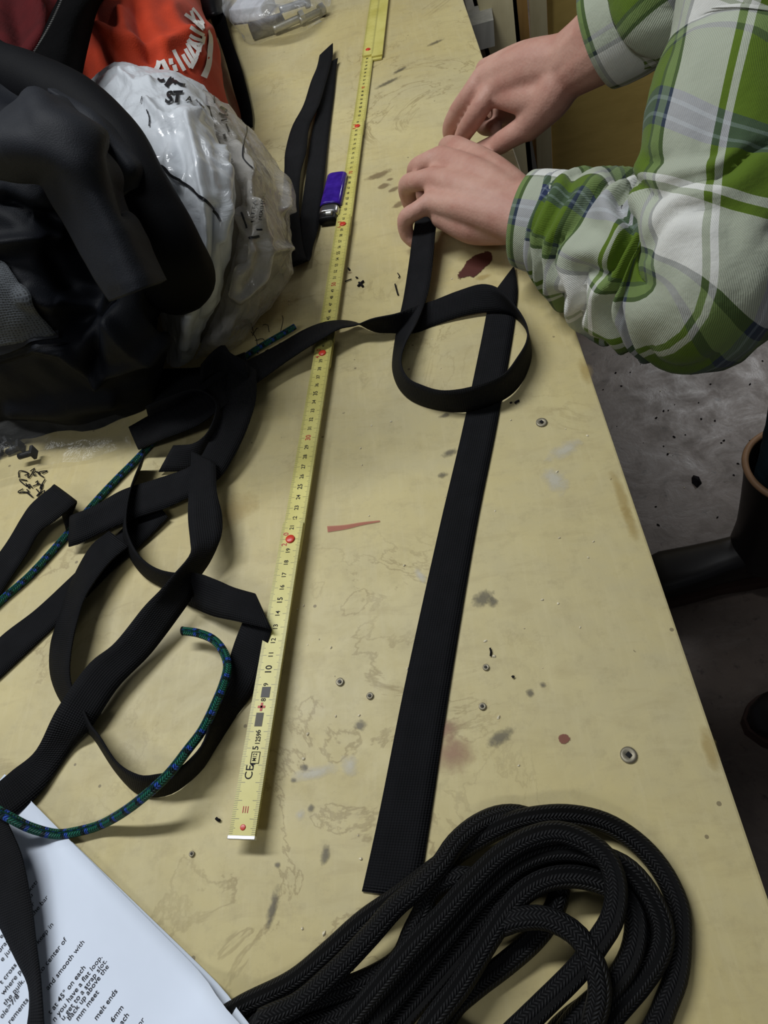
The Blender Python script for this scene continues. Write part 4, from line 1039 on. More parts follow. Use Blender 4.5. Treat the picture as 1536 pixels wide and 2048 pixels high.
# ------------------------------------------------------------------ dark jacket in front
jk = tag(empty('dark_jacket', P(150, 700, 0)), 'dark navy and charcoal rain jacket with a velcro sleeve cuff, dumped in a heap', 'jacket')
J_ = [
    [(-150, 905, 0), (-20, 890, 0), (60, 878, 0), (140, 862, 0), (250, 838, 0), (320, 806, 0)],
    [(-150, 820, .05), (-20, 812, .05), (60, 803, .05), (140, 792, .05), (250, 768, .045), (327, 735, .04)],
    [(-150, 700, .10), (-20, 700, .10), (60, 692, .10), (140, 690, .095), (230, 690, .09), (318, 682, .08)],
    [(-150, 590, .14), (-20, 590, .14), (60, 590, .135), (140, 590, .125), (210, 602, .12), (285, 614, .11)],
    [(-150, 480, .17), (-20, 470, .17), (60, 470, .165), (140, 470, .15), (230, 490, .145), (300, 520, .13)],
    [(-150, 360, .20), (-20, 350, .20), (80, 350, .195), (170, 360, .18), (255, 390, .165), (315, 440, .15)],
    [(-150, 230, .215), (-20, 225, .215), (80, 230, .21), (160, 250, .20), (235, 290, .185), (298, 360, .165)],
    [(-150, 110, .20), (-20, 120, .20), (80, 140, .20), (165, 180, .19), (235, 230, .175), (285, 300, .155)]]
rj = [PN(r_) for r_ in J_]
rj = rj + [back_row(rj[-1], -.01, .035, -.05), back_row(rj[-1], -.02, .06, .0)]
rows = []
for r_ in rj:
    q = r_[-1]; e = r_[0]
    rows.append([np.array([e[0] - .10, e[1] - .01, T]), np.array([e[0] - .06, e[1], T + (e[2] - T) * .62])] + list(r_) + [np.array([q[0] - .030, q[1] + .020, T + (q[2] - T) * .5]), np.array([q[0] - .075, q[1] + .030, T])])
jb = net_obj('jacket_body', rows, MT['jacket'], jk, 180, 150, wr=((-6, .024, 2.2), (-16, .010, 6.1), (-40, .002, 3.1)),
    ridges=(([(0, 495), (70, 480), (130, 470)], .012, 18), ([(60, 590), (110, 612), (150, 610)], .012, 14), ([(150, 470), (175, 560), (150, 650)], -.022, 26), ([(90, 480), (130, 560)], -.010, 18),
            ([(190, 760), (240, 730), (320, 680)], .008, 10), ([(190, 760), (130, 700), (80, 690)], .010, 14), ([(190, 730), (185, 640), (215, 600)], -.014, 16), ([(20, 830), (120, 820), (220, 800)], .008, 16), ([(0, 400), (60, 430), (110, 440)], -.014, 16), ([(215, 640), (260, 690), (310, 700)], .006, 14)))
# black rolled collar over the top
cd_ = tube_data([P(-160, 120, .20) + np.array([-.085, 0, -.14]), P(-160, 120, .20) + np.array([-.04, 0, -.03]), P(-60, 122, .21), P(30, 148, .212), P(110, 182, .208), P(180, 226, .202), P(236, 290, .192), P(272, 360, .178), P(300, 430, .160), P(328, 500, .140), P(345, 538, .121), P(349, 556, .108), P(347, 566, .096)], [.012, .02, .021, .021, .021, .021, .021, .022, .025, .029, .032, .032, .031], .004, 36, False, flat=.85)
ctr = np.repeat(cd_[4], 36, 0); nv_ = cd_[0] - ctr
Vc = cd_[0] + nv_ * (.16 * crumple(cd_[0] * 9) + .10 * pnoise(cd_[0] * 22))[:, None]
cr_ = obj('rolled_collar_and_cuff', Vc, cd_[1], MT['jackblk'], jk, uv=cd_[2])
md = cr_.modifiers.new('thickness', 'SOLIDIFY'); md.thickness = .003; md.offset = -1
net_obj('side_panel', [PN([(95, 186, .226), (112, 186, .222), (125, 196, .214)]), PN([(160, 232, .220), (182, 232, .218), (200, 240, .208)]), PN([(205, 290, .208), (228, 285, .206), (250, 290, .198)]), PN([(230, 345, .192), (262, 335, .196), (290, 332, .186)]), PN([(245, 400, .178), (272, 370, .184), (304, 348, .172)])], MT['jackgrey'], jk, 40, 16, wr=((-14, .004, 2.0),), thick=.003)
# grey shoulder panel and flat sleeve
srow = [
    [(-150, 300, .222), (-60, 285, .235), (10, 270, .238), (60, 250, .232)],
    [(-60, 330, .222), (0, 280, .240), (60, 215, .240), (120, 205, .225)],
    [(20, 345, .218), (70, 290, .240), (130, 240, .238), (185, 265, .212)],
    [(88, 352, .212), (135, 330, .230), (185, 310, .228), (232, 340, .202)],
    [(122, 410, .196), (165, 395, .212), (205, 385, .212), (246, 395, .190)],
    [(160, 480, .180), (200, 465, .194), (238, 458, .194), (276, 462, .175)],
    [(198, 548, .164), (232, 533, .178), (268, 522, .178), (301, 524, .160)],
    [(232, 598, .152), (262, 588, .164), (292, 576, .164), (320, 568, .150)]]
sleeve = net_obj('sleeve', [PN(r_) for r_ in srow], MT['jackgrey'], jk, 80, 40, wr=((-9, .007, 9.2), (24, .001, 3.2)), thick=.005,
    ridges=(([(60, 175), (100, 260), (180, 290)], .005, 18), ([(205, 300), (225, 360), (250, 430)], -.006, 12)))
sbv2 = bvh_of(sleeve)
def patch(name, bvh, quad, mat, parent, off, nu=14, nv=14, thick=.0015, rnd=.0):
    q = np.array(quad, float); V = {}; UV = {}
    for i in range(nu):
        for j in range(nv):
            a, b = i / (nu - 1), j / (nv - 1)
            if rnd:
                x, y = 2 * a - 1, 2 * b - 1; a2 = (x * math.sqrt(1 - rnd * y * y / 2) + 1) / 2; b2 = (y * math.sqrt(1 - rnd * x * x / 2) + 1) / 2
            else: a2, b2 = a, b
            p = (q[0] * (1 - a2) + q[1] * a2) * (1 - b2) + (q[3] * (1 - a2) + q[2] * a2) * b2
            h_ = hit(bvh, p[0], p[1], off)
            if h_ is not None: V[(i, j)] = h_; UV[(i, j)] = (a, b)
    ids = {k: n for n, k in enumerate(V)}
    F = [(ids[(i, j)], ids[(i + 1, j)], ids[(i + 1, j + 1)], ids[(i, j + 1)]) for i in range(nu - 1) for j in range(nv - 1) if all(k in ids for k in ((i, j), (i + 1, j), (i + 1, j + 1), (i, j + 1)))]
    if not F: return None
    P0 = np.array(list(V.values())); du = np.linalg.norm(P0.max(0) - P0.min(0)) / 1.4
    o = obj(name, P0, F, mat, parent, uv=[(u_ * du, v_ * du) for u_, v_ in UV.values()])
    if thick:
        md = o.modifiers.new('thickness', 'SOLIDIFY'); md.thickness = thick; md.offset = 0
    return o
patch('velcro_tab', sbv2, [(206, 548), (248, 536), (278, 582), (240, 600)], MT['velcro'], sleeve, .0022, 14, 14, .003, .7)
jbv = bvh_of(jb)
patch('mesh_panel', jbv, [(-140, 470), (10, 520), (112, 668), (-140, 720)], MT['meshf'], jk, .0030, 30, 30, .001)
stroke('seam', jbv, [(-60, 712), (0, 700), (60, 678), (115, 668)], 18, MT['jackgrey'], jk, .0026, 24)
stroke('seam', jbv, [(-60, 735), (0, 722), (70, 700), (130, 690)], 4, MT['jackblk'], jk, .0030, 24)

# ------------------------------------------------------------------ clear bag with bolts at the far side
zb_ = tag(empty('clear_parts_bag', P(540, 40, 0)), 'clear plastic bag of bolts and small parts at the far end of the bench', 'parts bag')
Zn = [[(430, -70, .02), (480, -80, .04), (540, -85, .05), (600, -80, .04), (655, -60, .01)],
      [(432, -20, .03), (480, -25, .05), (540, -28, .055), (600, -25, .045), (660, -10, .012)],
      [(438, 12, .03), (480, 10, .05), (540, 8, .052), (600, 8, .042), (662, 8, .010)],
      [(445, 36, .015), (480, 45, .035), (540, 42, .036), (600, 38, .026), (655, 22, .006)],
      [(468, 58, .002), (495, 74, .010), (540, 68, .010), (595, 58, .008), (640, 38, .002)],
      [(490, 78, .001), (508, 86, .001), (545, 78, .001), (598, 64, .001), (645, 42, .001)]]
net_obj('film', [PN(r_) for r_ in Zn], MT['film'], zb_, 60, 60, wr=((-20, .010, 2.7), (-50, .005, 8.8)))
def bolt(p0, p1, r, hr, name='bolt'):
    p0, p1 = np.array(p0), np.array(p1); d = p1 - p0; d /= np.linalg.norm(d)
    o = tube(name, [p0, (p0 + p1) / 2, p1], r, MT['zinc'], None, .004, 12)
    V, F, UV, ss, c = tube_data([p1 - d * .0005, p1 + d * hr * .35, p1 + d * hr * .7], hr, .003, 6)
    obj('bolt_head', V, F, MT['zinc'], o, smooth=False); return o
for a, b, r, lab in (((547, 60, .008), (600, 36, .010), .0055, 'thick silver bolt lying along the front of the clear bag'), ((600, 42, .008), (640, 22, .008), .005, 'silver bolt at the outer corner of the clear bag'), ((560, 20, .022), (610, 4, .020), .005, 'silver bolt on top of the others inside the clear bag')):
    tag(bolt(P(*a), P(*b), r, .0095), lab, 'bolt')
V, F = box_data(P(535, 52, .008), np.array([.97, .2, 0]), np.array([-.2, .97, 0]), np.array([0, 0, 1.]), .028, .020, .006, .002)
tag(obj('steel_plate', V, F, simple('dark_blued_steel', (.05, .055, .075), .45, .5, .6), smooth=False), 'dark blued plate inside the clear bag of bolts', 'plate')
V, F = box_data(P(505, 15, .012), np.array([.9, -.3, 0]), np.array([.3, .9, 0]), np.array([0, 0, 1.]), .03, .03, .010, .002)
tag(obj('folded_label', V, F, simple('grey_card', (.45, .46, .5), .6), smooth=False), 'pale folded card inside the clear bag of bolts', 'card')

# ------------------------------------------------------------------ clear bag of fasteners under the jacket
fb = tag(empty('fastener_bag', P(60, 930, 0)), 'thin clear bag of black fasteners poking out under the dark jacket', 'fastener bag')
Fn = [[(-150, 860, .012), (-40, 850, .022), (40, 845, .022), (130, 835, .012), (200, 828, .008), (262, 842, .004)],
      [(-150, 910, .016), (-40, 900, .026), (30, 892, .024), (110, 885, .010), (190, 875, .005), (264, 868, .003)],
      [(-150, 950, .010), (-40, 938, .018), (30, 925, .016), (110, 910, .006), (190, 900, .003), (265, 884, .002)],
      [(-150, 975, .002), (-40, 962, .002), (20, 948, .002), (68, 936, .002), (180, 922, .0015), (266, 896, .0015)]]
net_obj('film', [PN(r_) for r_ in Fn], MT['film_shaded'], fb, 50, 70, wr=((26, .003, 1.9), (60, .0015, 4.1)))
for k in range(14):
    c = P(rng.uniform(-90, 55), rng.uniform(872, 938), .004 + rng.random() * .006); a = rng.random() * 3.1
    ex = np.array([math.cos(a), math.sin(a), .2 * rng.uniform(-1, 1)]); ex /= np.linalg.norm(ex); ey = np.cross([0, 0, 1], ex); ey /= np.linalg.norm(ey)
    s_ = tube('plastic_fastener', [c - ex * .007, c, c + ex * .007], .0028, MT['blackpl'], None, .003, 8)
    V, F = box_data(c + ex * .007, ex, ey, np.cross(ex, ey), .0015, .0048, .0044, .0006); obj('fastener_head', V, F, MT['blackpl'], s_, smooth=False)
    tag(s_, 'small black plastic fastener inside the thin clear bag', 'fastener', 'fasteners in the thin clear bag')

# loose thread on the bench
def threads(name, specs, label):
    V, F = [], []
    for pts, r_ in specs:
        v, f, *_ = tube_data([P(x, y, .0012) for x, y in pts], r_, .002, 5); b0 = len(V); V += list(v); F += [tuple(i + b0 for i in q) for q in f]
    o = obj(name, V, F, MT['lint']); o['kind'] = 'stuff'; return tag(o, label, 'thread')
curl = []
for k in range(12):
    x, y = rng.uniform(28, 88), rng.uniform(945, 990); curl.append(([(x, y), (x + rng.uniform(-12, 12), y + rng.uniform(-10, 10)), (x + rng.uniform(-14, 14), y + rng.uniform(-12, 12)), (x + rng.uniform(-12, 12), y + rng.uniform(-8, 8))], .0005))
threads('thread_curls', curl, 'curled black thread ends beside the thin clear bag')
threads('thread_bits', [([(696, 536), (700, 541), (698, 538)], .0009), ([(716, 572), (722, 566), (727, 562)], .0013), ([(718, 565), (724, 571)] + [(726, 573)], .0012), ([(790, 568), (793, 580), (796, 590)], .0007), ([(690, 563), (697, 560), (703, 558)], .0006), ([(712, 554), (714, 556), (716, 555)], .0008),
    ([(1030, 806), (1034, 803), (1038, 801)], .0010), ([(1020, 806), (1022, 805), (1024, 805)], .0008), ([(980, 1296), (982, 1304), (981, 1312)], .0006), ([(1024, 1352), (1026, 1355), (1028, 1352)], .0007), ([(795, 546), (799, 552), (797, 556)], .0005), ([(432, 1636), (436, 1640), (440, 1641)], .0009)], 'tiny black thread snippets lying on the bench top')

# ================================================================== the person at the bench
Tz = np.array([0, 0, T])
person = tag(empty('person', (.45, .58, 0)), 'person in a green plaid flannel shirt bending over the bench, hands gripping the black strap', 'person')
BV, BF = [], []
def blob(pts, rads, nseg=14, step=None):
    """tapered round limb with domed ends, added to the body"""
    pts = np.array(pts, float); rads = np.array(rads, float)
    if len(pts) == 2: pts = np.array([pts[0], pts.mean(0), pts[1]]); rads = np.array([rads[0], rads.mean(), rads[1]])
    step = step or max(.002, rads.min() * .35)
    tt, ss = path_sample(pts, step); c = cr_sample(pts, tt); r = np.interp(tt, np.arange(len(pts)), rads)
    tan, a, b = frames(c)
    ang = np.linspace(0, 2 * math.pi, nseg, endpoint=False)
    C_, R_ = [], []
    for k, s in enumerate((.98, .85, .6, .3)):
        C_.append((c[0] - tan[0] * r[0] * s, a[0], b[0], r[0] * math.sqrt(1 - s * s)))
    for k in range(len(c)): C_.append((c[k], a[k], b[k], r[k]))
    for s in (.3, .6, .85, .98): C_.append((c[-1] + tan[-1] * r[-1] * s, a[-1], b[-1], r[-1] * math.sqrt(1 - s * s)))
    V = []
    for q, aa, bb, rr in C_: V += [q + (aa * math.cos(t) + bb * math.sin(t)) * rr for t in ang]
    F = grid_faces(len(C_), nseg, True); F.append(tuple(range(nseg))[::-1]); F.append(tuple((len(C_) - 1) * nseg + j for j in range(nseg)))
    b0 = len(BV); BV.extend(V); BF.extend([tuple(i + b0 for i in f) for f in F])
def ell(c, ax, rad, n=16):
    """ellipsoid"""
    c = np.array(c, float); V = []; m = n
    for i in range(1, m):
        th = math.pi * i / m
        for j in range(n):
            t = 2 * math.pi * j / n; d = np.array([math.sin(th) * math.cos(t) * rad[0], math.sin(th) * math.sin(t) * rad[1], math.cos(th) * rad[2]])
            V.append(c + ax[0] * d[0] + ax[1] * d[1] + ax[2] * d[2])
    F = grid_faces(m - 1, n, True); F.append(tuple(range(n))[::-1]); F.append(tuple((m - 2) * n + j for j in range(n)))
    b0 = len(BV); BV.extend(V); BF.extend([tuple(i + b0 for i in f) for f in F])
I3 = np.eye(3)
def mixp(a, b, t): return np.array(a) * (1 - t) + np.array(b) * t

# ---- left hand (nearer the camera), fist closed on the strap
wl = P(1040, 425, .050)
MI, MM, MR, MP = P(914, 296, .055), P(882, 316, .058), P(866, 357, .054), P(862, 404, .045)
for m_, r0_, r1_ in ((MI, .0135, .0112), (MM, .0140, .0115), (MR, .0135, .0110), (MP, .0125, .0100)):
    off = (m_ - (MM + MR) / 2) * .45
    blob([wl + off * .6, mixp(wl + off * .8, m_, .5) + [0, 0, .004], m_], [r0_ + .006, r0_ + .002, r1_])
for a, b in ((MI, MM), (MM, MR), (MR, MP)):
    c = (a + b) / 2 - [0, 0, .003]; blob([wl, mixp(wl, c, .5) + [0, 0, .002], c], [.018, .014, .0085])
    blob([mixp(wl, c, .15) - [0, 0, .012], c - [0, 0, .014]], [.015, .011])
def finger(ch, rad): blob(ch, rad, 14)
finger([MI, P(898, 292, .046), P(893, 300, .026), P(905, 318, .012), P(915, 330, .010)], [.0108, .0100, .0092, .0080, .0068])
finger([MM, P(853, 326, .054), P(832, 340, .042), P(834, 372, .020), P(846, 395, .012)], [.0112, .0098, .0096, .0084, .0070])
finger([MR, P(838, 362, .050), P(815, 370, .040), P(818, 402, .020), P(832, 425, .011)], [.0108, .0094, .0094, .0082, .0070])
finger([MP, P(836, 420, .042), P(812, 437, .034), P(813, 467, .019), P(827, 484, .0115)], [.0098, .0084, .0084, .0074, .0064])
blob([P(1000, 356, .042), P(960, 322, .034), P(935, 312, .022), P(920, 320, .012)], [.0150, .0125, .0105, .0085])     # thumb on the far side
blob([P(1010, 452, .036), P(945, 452, .032), P(885, 432, .034)], [.0165, .0165, .0120])                                 # heel of the hand
for m_ in (MI, MM, MR, MP): ell(m_ + [0, 0, .0035], I3, (.0082, .0082, .0075), 12)
we = P(1095, 445, .052)
blob([wl + [0, .012, 0], we + [0, .012, .002]], [.021, .023]); blob([wl + [.006, -.012, -.002], we + [.004, -.012, -.001]], [.020, .023])
# forearm, elbow, upper arm
SHL = np.array([.20, .575, T + .33])
SL = [P(1060, 440, .052), P(1105, 448, .052), P(1160, 470, .052), P(1225, 500, .050), P(1300, 535, .048), P(1372, 565, .050), P(1428, 562, .066), P(1434, 480, .088), P(1444, 370, .112), P(1470, 240, .140), P(1515, 90, .165), mixp(P(1515, 90, .165), SHL, .55), SHL + [.02, .0, .02], SHL + [.08, .06, .03]]
SR_ = [.0355, .040, .047, .053, .057, .057, .055, .054, .055, .056, .058, .062, .070, .075]
blob([we] + SL[2:6], [.026, .030, .036, .040, .038]); blob(SL[5:11] + [SL[11], SHL], [.038, .038, .037, .038, .039, .041, .046, .055])

# ---- right hand (farther), pinching the strap between thumb and fingers
wr_ = P(1140, 122, .112)
RI, RM, RG, RPk = P(982, 180, .084), P(966, 156, .090), P(972, 140, .082), P(990, 136, .068)
for m_, r0_, r1_ in ((RI, .014, .0115), (RM, .0145, .0115), (RG, .0135, .0110), (RPk, .0125, .0100)):
    blob([mixp(wr_, m_, .05), mixp(wr_, m_, .5) + [0, 0, .004], m_], [r0_ + .009, r0_ + .004, r1_])
blob([wr_, mixp(wr_, (RI + RM) / 2, .5) + [0, 0, .002], (RI + RM) / 2], [.020, .016, .010])
finger([RI, P(963, 212, .076), P(944, 242, .060), P(926, 270, .040), P(917, 290, .026)], [.0110, .0100, .0100, .0088, .0072])
finger([RM, P(940, 190, .078), P(916, 224, .058), P(900, 258, .036), P(903, 284, .020)], [.0112, .0100, .0098, .0086, .0070])
finger([RG, P(958, 190, .066), P(950, 222, .046), P(968, 252, .034), P(990, 256, .040)], [.0112, .0100, .0096, .0088, .0078])
finger([RPk, P(985, 190, .052), P(985, 220, .036), P(1003, 246, .030), P(1022, 240, .038)], [.0102, .0094, .0090, .0084, .0074])
blob([mixp(wr_, RPk, .5), P(1035, 190, .060), P(1010, 215, .050)], [.018, .018, .015])
TC, TM = P(1104, 196, .088), P(1056, 252, .060)
blob([mixp(wr_, TC, .3), TC, TM], [.020, .0185, .0140]); finger([TM, P(1020, 274, .050), P(998, 287, .042), P(968, 300, .033), P(950, 306, .028)], [.0125, .0108, .0108, .0096, .0080])
blob([TC, mixp(TC, RI, .55) + [0, 0, -.004], mixp(TM, RI, .8)], [.017, .014, .010])
for m_ in (RI, RM): ell(m_ + [0, 0, .0035], I3, (.0082, .0082, .0075), 12)
wr2 = P(1230, 56, .142)
blob([wr_, mixp(wr_, wr2, .5), wr2], [.0245, .0262, .0300]); blob([wr_ + [.0, -.008, -.006], wr2 + [0, -.008, -.006]], [.021, .028])
ER = np.array([.235, .610, T + .225]); SHR = np.array([.19, .83, T + .40])
blob([wr2, mixp(wr2, ER, .5), ER], [.030, .040, .038]); blob([ER, mixp(ER, SHR, .5), SHR], [.040, .046, .055])
# ---- trunk, neck and head
HIP = np.array([.50, .60, .96]); CH = np.array([.27, .65, T + .31]); NB = np.array([.145, .655, T + .46])
for dy in (-.06, 0, .06):
    blob([HIP + [0, dy, 0], mixp(HIP, CH, .5) + [0, dy, 0], CH + [0, dy, .02], NB + [.04, dy * .7, -.03]], [.055, .055, .06, .045])
blob([SHL, NB + [.03, -.06, -.03], NB + [.03, .06, -.03], SHR], [.046, .048, .048, .046]); blob([NB, NB + [-.045, 0, .10]], [.055, .052])
HC = NB + np.array([-.085, 0, .185])                                                   # head, looking down at the hands
fx = np.array([-.78, .02, -.62]); fx /= np.linalg.norm(fx); sy_ = np.array([0, 1., 0]); sy_ = sy_ - fx * (sy_ @ fx); sy_ /= np.linalg.norm(sy_); hz_ = np.cross(fx, sy_)
if hz_[2] < 0: hz_ = -hz_
ax = (fx, sy_, hz_)
ell(HC, ax, (.095, .076, .105), 22); ell(HC + fx * .03 - hz_ * .055, ax, (.062, .055, .065), 18)
blob([HC + fx * .088 + hz_ * .012, HC + fx * .108 - hz_ * .025], [.008, .013]); ell(HC + fx * .086 - hz_ * .062, ax, (.012, .026, .008), 12); ell(HC + fx * .083 - hz_ * .098, ax, (.016, .022, .014), 12)
for s in (-1, 1):
    ell(HC + sy_ * .078 * s - hz_ * .008 - fx * .008, ax, (.020, .010, .032), 12); ell(HC + fx * .088 + sy_ * .032 * s + hz_ * .026, ax, (.012, .022, .008), 12)

def remesh(name, V, F, mat, parent, voxel, smooth_it, decimate=None):
    o = obj(name, V, F, mat, parent)
    md = o.modifiers.new('r', 'REMESH'); md.mode = 'VOXEL'; md.voxel_size = voxel; md.use_smooth_shade = True
    ms = o.modifiers.new('s', 'SMOOTH'); ms.factor = .5; ms.iterations = smooth_it
    dg = bpy.context.evaluated_depsgraph_get(); me = bpy.data.meshes.new_from_object(o.evaluated_get(dg))
    old = o.data; o.modifiers.clear(); o.data = me; bpy.data.meshes.remove(old); me.name = name
    me.polygons.foreach_set('use_smooth', [True] * len(me.polygons)); return o
body = remesh('body', BV, BF, MT['skin'], person, .0021, 7)
# hair and eyes
BV, BF = [], []
for k in range(5): ell(HC - fx * (.022 - .004 * k) + hz_ * (.020), ax, (.092 - .0 * k, .081, .102), 20); break
hv = np.array(BV); keep = ((hv - HC) @ fx < .055) & (((hv - HC) @ hz_ > -.02) | ((hv - HC) @ fx < -.03))
hf = [f for f in BF if all(keep[i] for i in f)]
hair = obj('hair', hv, hf, MT['hair'], person); md = hair.modifiers.new('thickness', 'SOLIDIFY'); md.thickness = .012; md.offset = 0
for s in (-1, 1):
    BV, BF = [], []; ell(HC + fx * .086 + sy_ * .032 * s + hz_ * .012, ax, (.011, .013, .010), 12); obj('eye', BV, BF, MT['paper'], person)

# ---- shirt
def sleeve_mesh(name, pts, rads, parent, bunch, seed, v0=0.0, flat=1.0, up0=(0, 0, 1), ns=96, step=.003, u_off=0.0, droop=0.0):
    V, F, UV, ss, c = tube_data(pts, rads, step, ns, False, up0, flat)
    m = len(c); G = V.reshape(m, ns, 3); ctr = c[:, None]; rad = G - ctr; rl = np.linalg.norm(rad, axis=2, keepdims=True); nrm = rad / (rl + 1e-9)
    ang = np.linspace(0, 2 * math.pi, ns, endpoint=False)
    d = np.zeros((m, ns))
    for (s0, s1, amp, wl_) in bunch:                                          # rucked-up cloth: rings of folds that wander
        w = np.exp(-(((ss - (s0 + s1) / 2) / ((s1 - s0) / 2)) ** 4))
        ph = pnoise(np.stack(np.broadcast_arrays(ss[:, None] * 22, np.cos(ang)[None] * 1.3 + seed, np.sin(ang)[None] * 1.3), -1)) * 1.9
        d += (w[:, None]) * amp * (np.abs(np.sin((ss[:, None] / wl_ + ph) * math.pi)) - .5)
    d += .006 * pnoise(G * 14 + seed) + .0025 * ridged(G * 30 + seed)
    G = G + nrm * d[..., None]
    if droop: G[..., 2] -= droop * np.clip(-(G[..., 2] - c[:, None, 2]) / .05, 0, 1)
    # one extra column so the plaid can wrap without a seam jump
    G = np.concatenate([G, G[:, :1]], 1)
    circ = 2 * math.pi * float(np.mean(rads)); vv = np.linspace(0, circ, ns + 1) + v0
    V0 = V.reshape(m, ns, 3); V0 = np.concatenate([V0, V0[:, :1]], 1)             # cloth does not stretch: length along each thread
    uu = np.concatenate([np.zeros((1, ns + 1)), np.cumsum(np.linalg.norm(np.diff(V0, axis=0), axis=2), 0)])
    uv = np.stack(np.broadcast_arrays(ss[:, None] * .8 + uu * .2 + u_off, vv[None]), -1).reshape(-1, 2)
    o = obj(name, G.reshape(-1, 3), grid_faces(m, ns + 1), MT['plaid'], parent, uv=uv)
    md = o.modifiers.new('thickness', 'SOLIDIFY'); md.thickness = .0016; md.offset = -1
    return o
tr_pts = [HIP + [.02, 0, -.12], HIP + [0, 0, .02], mixp(HIP, CH, .5) + [-.01, 0, -.01], CH + [0, 0, 0], NB + [.03, 0, -.04]]
V, F, UV, ss, c = tube_data(tr_pts, [.17, .175, .175, .19, .13], .006, 96, False, (0, 1, 0), 1.0)
m = len(c); G = V.reshape(m, 96, 3); tan, a_, b_ = frames(c, (0, 1, 0))
rel = G - c[:, None]; bcomp = (rel * b_[:, None]).sum(-1, keepdims=True); G = G - b_[:, None] * bcomp * .34
G = G + (G - c[:, None]) * (.06 * pnoise(G * 9 + 2) + .03 * ridged(G * 18))[..., None]
G = np.concatenate([G, G[:, :1]], 1)
uv = np.stack(np.broadcast_arrays(ss[:, None], np.linspace(0, 1.05, 97)[None]), -1).reshape(-1, 2)
shirt = obj('shirt', G.reshape(-1, 3), grid_faces(m, 97), MT['plaid'], person, uv=uv)
md = shirt.modifiers.new('thickness', 'SOLIDIFY'); md.thickness = .002; md.offset = -1
sleeve_mesh('sleeve', SL, SR_, shirt, [(.03, .17, .015, .026), (.20, .26, .008, .03)], 3.3, .052, droop=.004, u_off=.055)
V, F, UV, ss, c = tube_data([SHL + [.0, -.03, .0], SHL + [.015, .03, .03], NB + [.04, -.07, -.035], NB + [.04, .07, -.035], SHR + [.015, -.03, .03], SHR + [0, .03, 0]], [.066, .078, .092, .092, .078, .066], .005, 64, True, (0, 0, 1))
V = V + (V - np.repeat(c, 64, 0)) * (.06 * pnoise(V * 12 + 3))[:, None]
obj('yoke', V, F, MT['plaid'], shirt, uv=UV * np.array([1, .55]))
SRt = [P(1206, 74, .138), P(1245, 50, .146), P(1300, 15, .158), P(1370, -40, .175), ER + [.0, .0, .0], mixp(ER, SHR, .5) + [.02, 0, 0], SHR + [.02, -.02, .0]]
sleeve_mesh('sleeve', SRt, [.0315, .036, .043, .05, .058, .064, .07], shirt, [(.05, .13, .008, .024)], 9.1, .05, ns=80)
def cuff(name, a, b, r, parent, seed, v0):
    a, b = np.array(a), np.array(b); d = (b - a); ln = np.linalg.norm(d); d /= ln
    pts = [a - d * .002, a + d * .008, a + d * .022, a + d * .034]
    V, F, UV, ss, c = tube_data(pts, [r * .98, r * 1.03, r * 1.05, r * 1.04], .003, 72, False, (0, 0, 1))
    G = V.reshape(len(c), 72, 3); G = G + (G - c[:, None]) * (.05 * pnoise(G * 22 + seed))[..., None]; G = np.concatenate([G, G[:, :1]], 1)
    uv = np.stack(np.broadcast_arrays(ss[:, None] + .118, np.linspace(0, 2 * math.pi * r, 73)[None] + v0), -1).reshape(-1, 2)
    o = obj(name, G.reshape(-1, 3), grid_faces(len(c), 73), MT['plaid'], parent, uv=uv)
    md = o.modifiers.new('thickness', 'SOLIDIFY'); md.thickness = .004; md.offset = 1
    return o
cuff('cuff', SL[0], SL[1], .0360, shirt, 1.0, .045)
cuff('cuff', SRt[0], SRt[1], .0365, shirt, 4.0, .07)

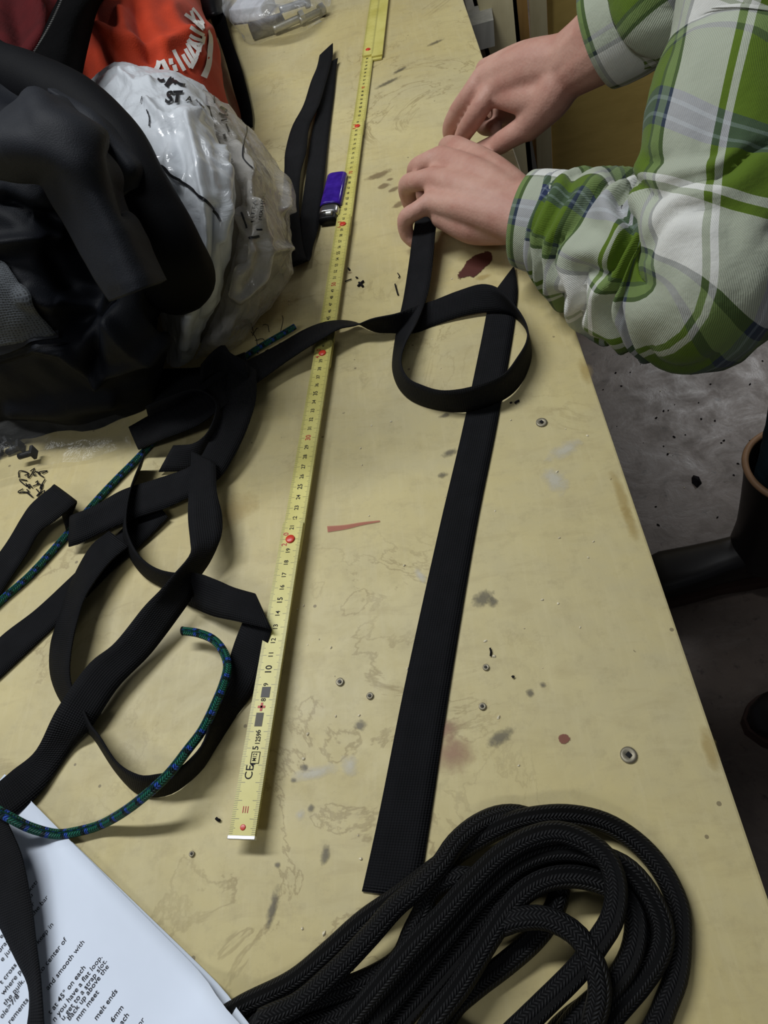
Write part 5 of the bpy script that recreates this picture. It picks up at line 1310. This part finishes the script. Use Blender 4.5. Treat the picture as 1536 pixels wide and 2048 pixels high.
# ---- trousers and rubber boots
HL, HR = HIP + [.01, -.09, -.06], HIP + [.01, .09, -.06]
legs = {'n': (HL, np.array([.48, .43, .50]), np.array([.53, .38, .25])), 'f': (HR, np.array([.415, .69, .50]), np.array([.408, .668, .25]))}
tv = [HIP + [.02, 0, .03], HIP + [.02, 0, -.03], HIP + [.02, 0, -.09]]
V, F, UV, ss, c = tube_data(tv, [.15, .165, .15], .006, 48, False, (0, 1, 0)); rel = V - np.repeat(c, 48, 0); V = V - np.outer(rel[:, 0], [.25, 0, 0])
trou = obj('trousers', V, F, MT['trous'], person)
for k, (h_, kn, an) in legs.items():
    V, F, UV, ss, c = tube_data([h_ + [0, 0, .05], mixp(h_, kn, .5), kn, mixp(kn, an, .6), an + [0, 0, -.03]], [.095, .082, .062, .054, .046], .006, 48, False)
    nrm = V - np.repeat(c, 48, 0); V = V + nrm * (.10 * pnoise(V * 11 + 5) + .05 * ridged(V * 24))[:, None]
    obj('trouser_leg', V, F, MT['trous'], trou, uv=UV)
    bt = tube_data([[an[0] + .0, an[1], .33], [an[0] + .005, an[1], .26], [an[0] + .01, an[1], .15], [an[0] + .005, an[1], .07]], [.074, .068, .060, .056], .006, 40, False)
    BV, BF = [], []
    V_ = bt[0]
    boot = obj('boot', V_, bt[1], MT['boot'], person, uv=bt[2]); md = boot.modifiers.new('thickness', 'SOLIDIFY'); md.thickness = .004; md.offset = 0
    # foot: lofted from heel to toe
    toe = np.array([an[0] - .235, an[1] - .01, 0]); heel = np.array([an[0] + .065, an[1], 0]); dd = toe - heel; ln = np.linalg.norm(dd); dd /= ln; sd = np.array([-dd[1], dd[0], 0])
    R_ = []; n = 28
    for t, hw, ht in ((.0, .018, .05), (.04, .032, .085), (.15, .036, .10), (.3, .037, .11), (.45, .038, .10), (.6, .043, .086), (.78, .046, .078), (.9, .038, .066), (.97, .024, .05), (1.0, .008, .034)):
        for i in range(n):
            a = 2 * math.pi * i / n; x = math.copysign(abs(math.cos(a)) ** .7, math.cos(a)); z = math.copysign(abs(math.sin(a)) ** .7, math.sin(a))
            R_.append(heel + dd * ln * t + sd * x * hw + np.array([0, 0, .022 + (ht - .022) * (z * .5 + .5)]))
    F_ = grid_faces(10, n, True) + [tuple(range(n))[::-1], tuple(9 * n + i for i in range(n))]
    obj('foot', R_, F_, MT['boot'], boot)
    so = []
    ts = np.linspace(0, 1, 18); wd = np.interp(ts, [0, .04, .15, .3, .45, .6, .78, .9, .97, 1], [.02, .034, .040, .040, .039, .045, .050, .043, .028, .010])
    ring = [heel + dd * ln * (1.03 * t - .015) + sd * w for t, w in zip(ts, wd)] + [heel + dd * ln * (1.03 * t - .015) - sd * w for t, w in zip(ts[::-1], wd[::-1])]
    m_ = len(ring); V_ = [q + [0, 0, .001] for q in ring] + [q + [0, 0, .026] for q in ring]
    obj('sole', V_, [tuple(range(m_))[::-1], tuple(range(m_, 2 * m_))] + [(i, (i + 1) % m_, m_ + (i + 1) % m_, m_ + i) for i in range(m_)], MT['sole'], boot, smooth=False)
    tr = [np.array([an[0] + math.cos(t) * .075, an[1] + math.sin(t) * .075, .33]) for t in np.linspace(0, 2 * math.pi, 30)]
    tube('trim', tr, .0055, MT['trim'], boot, .006, 8)
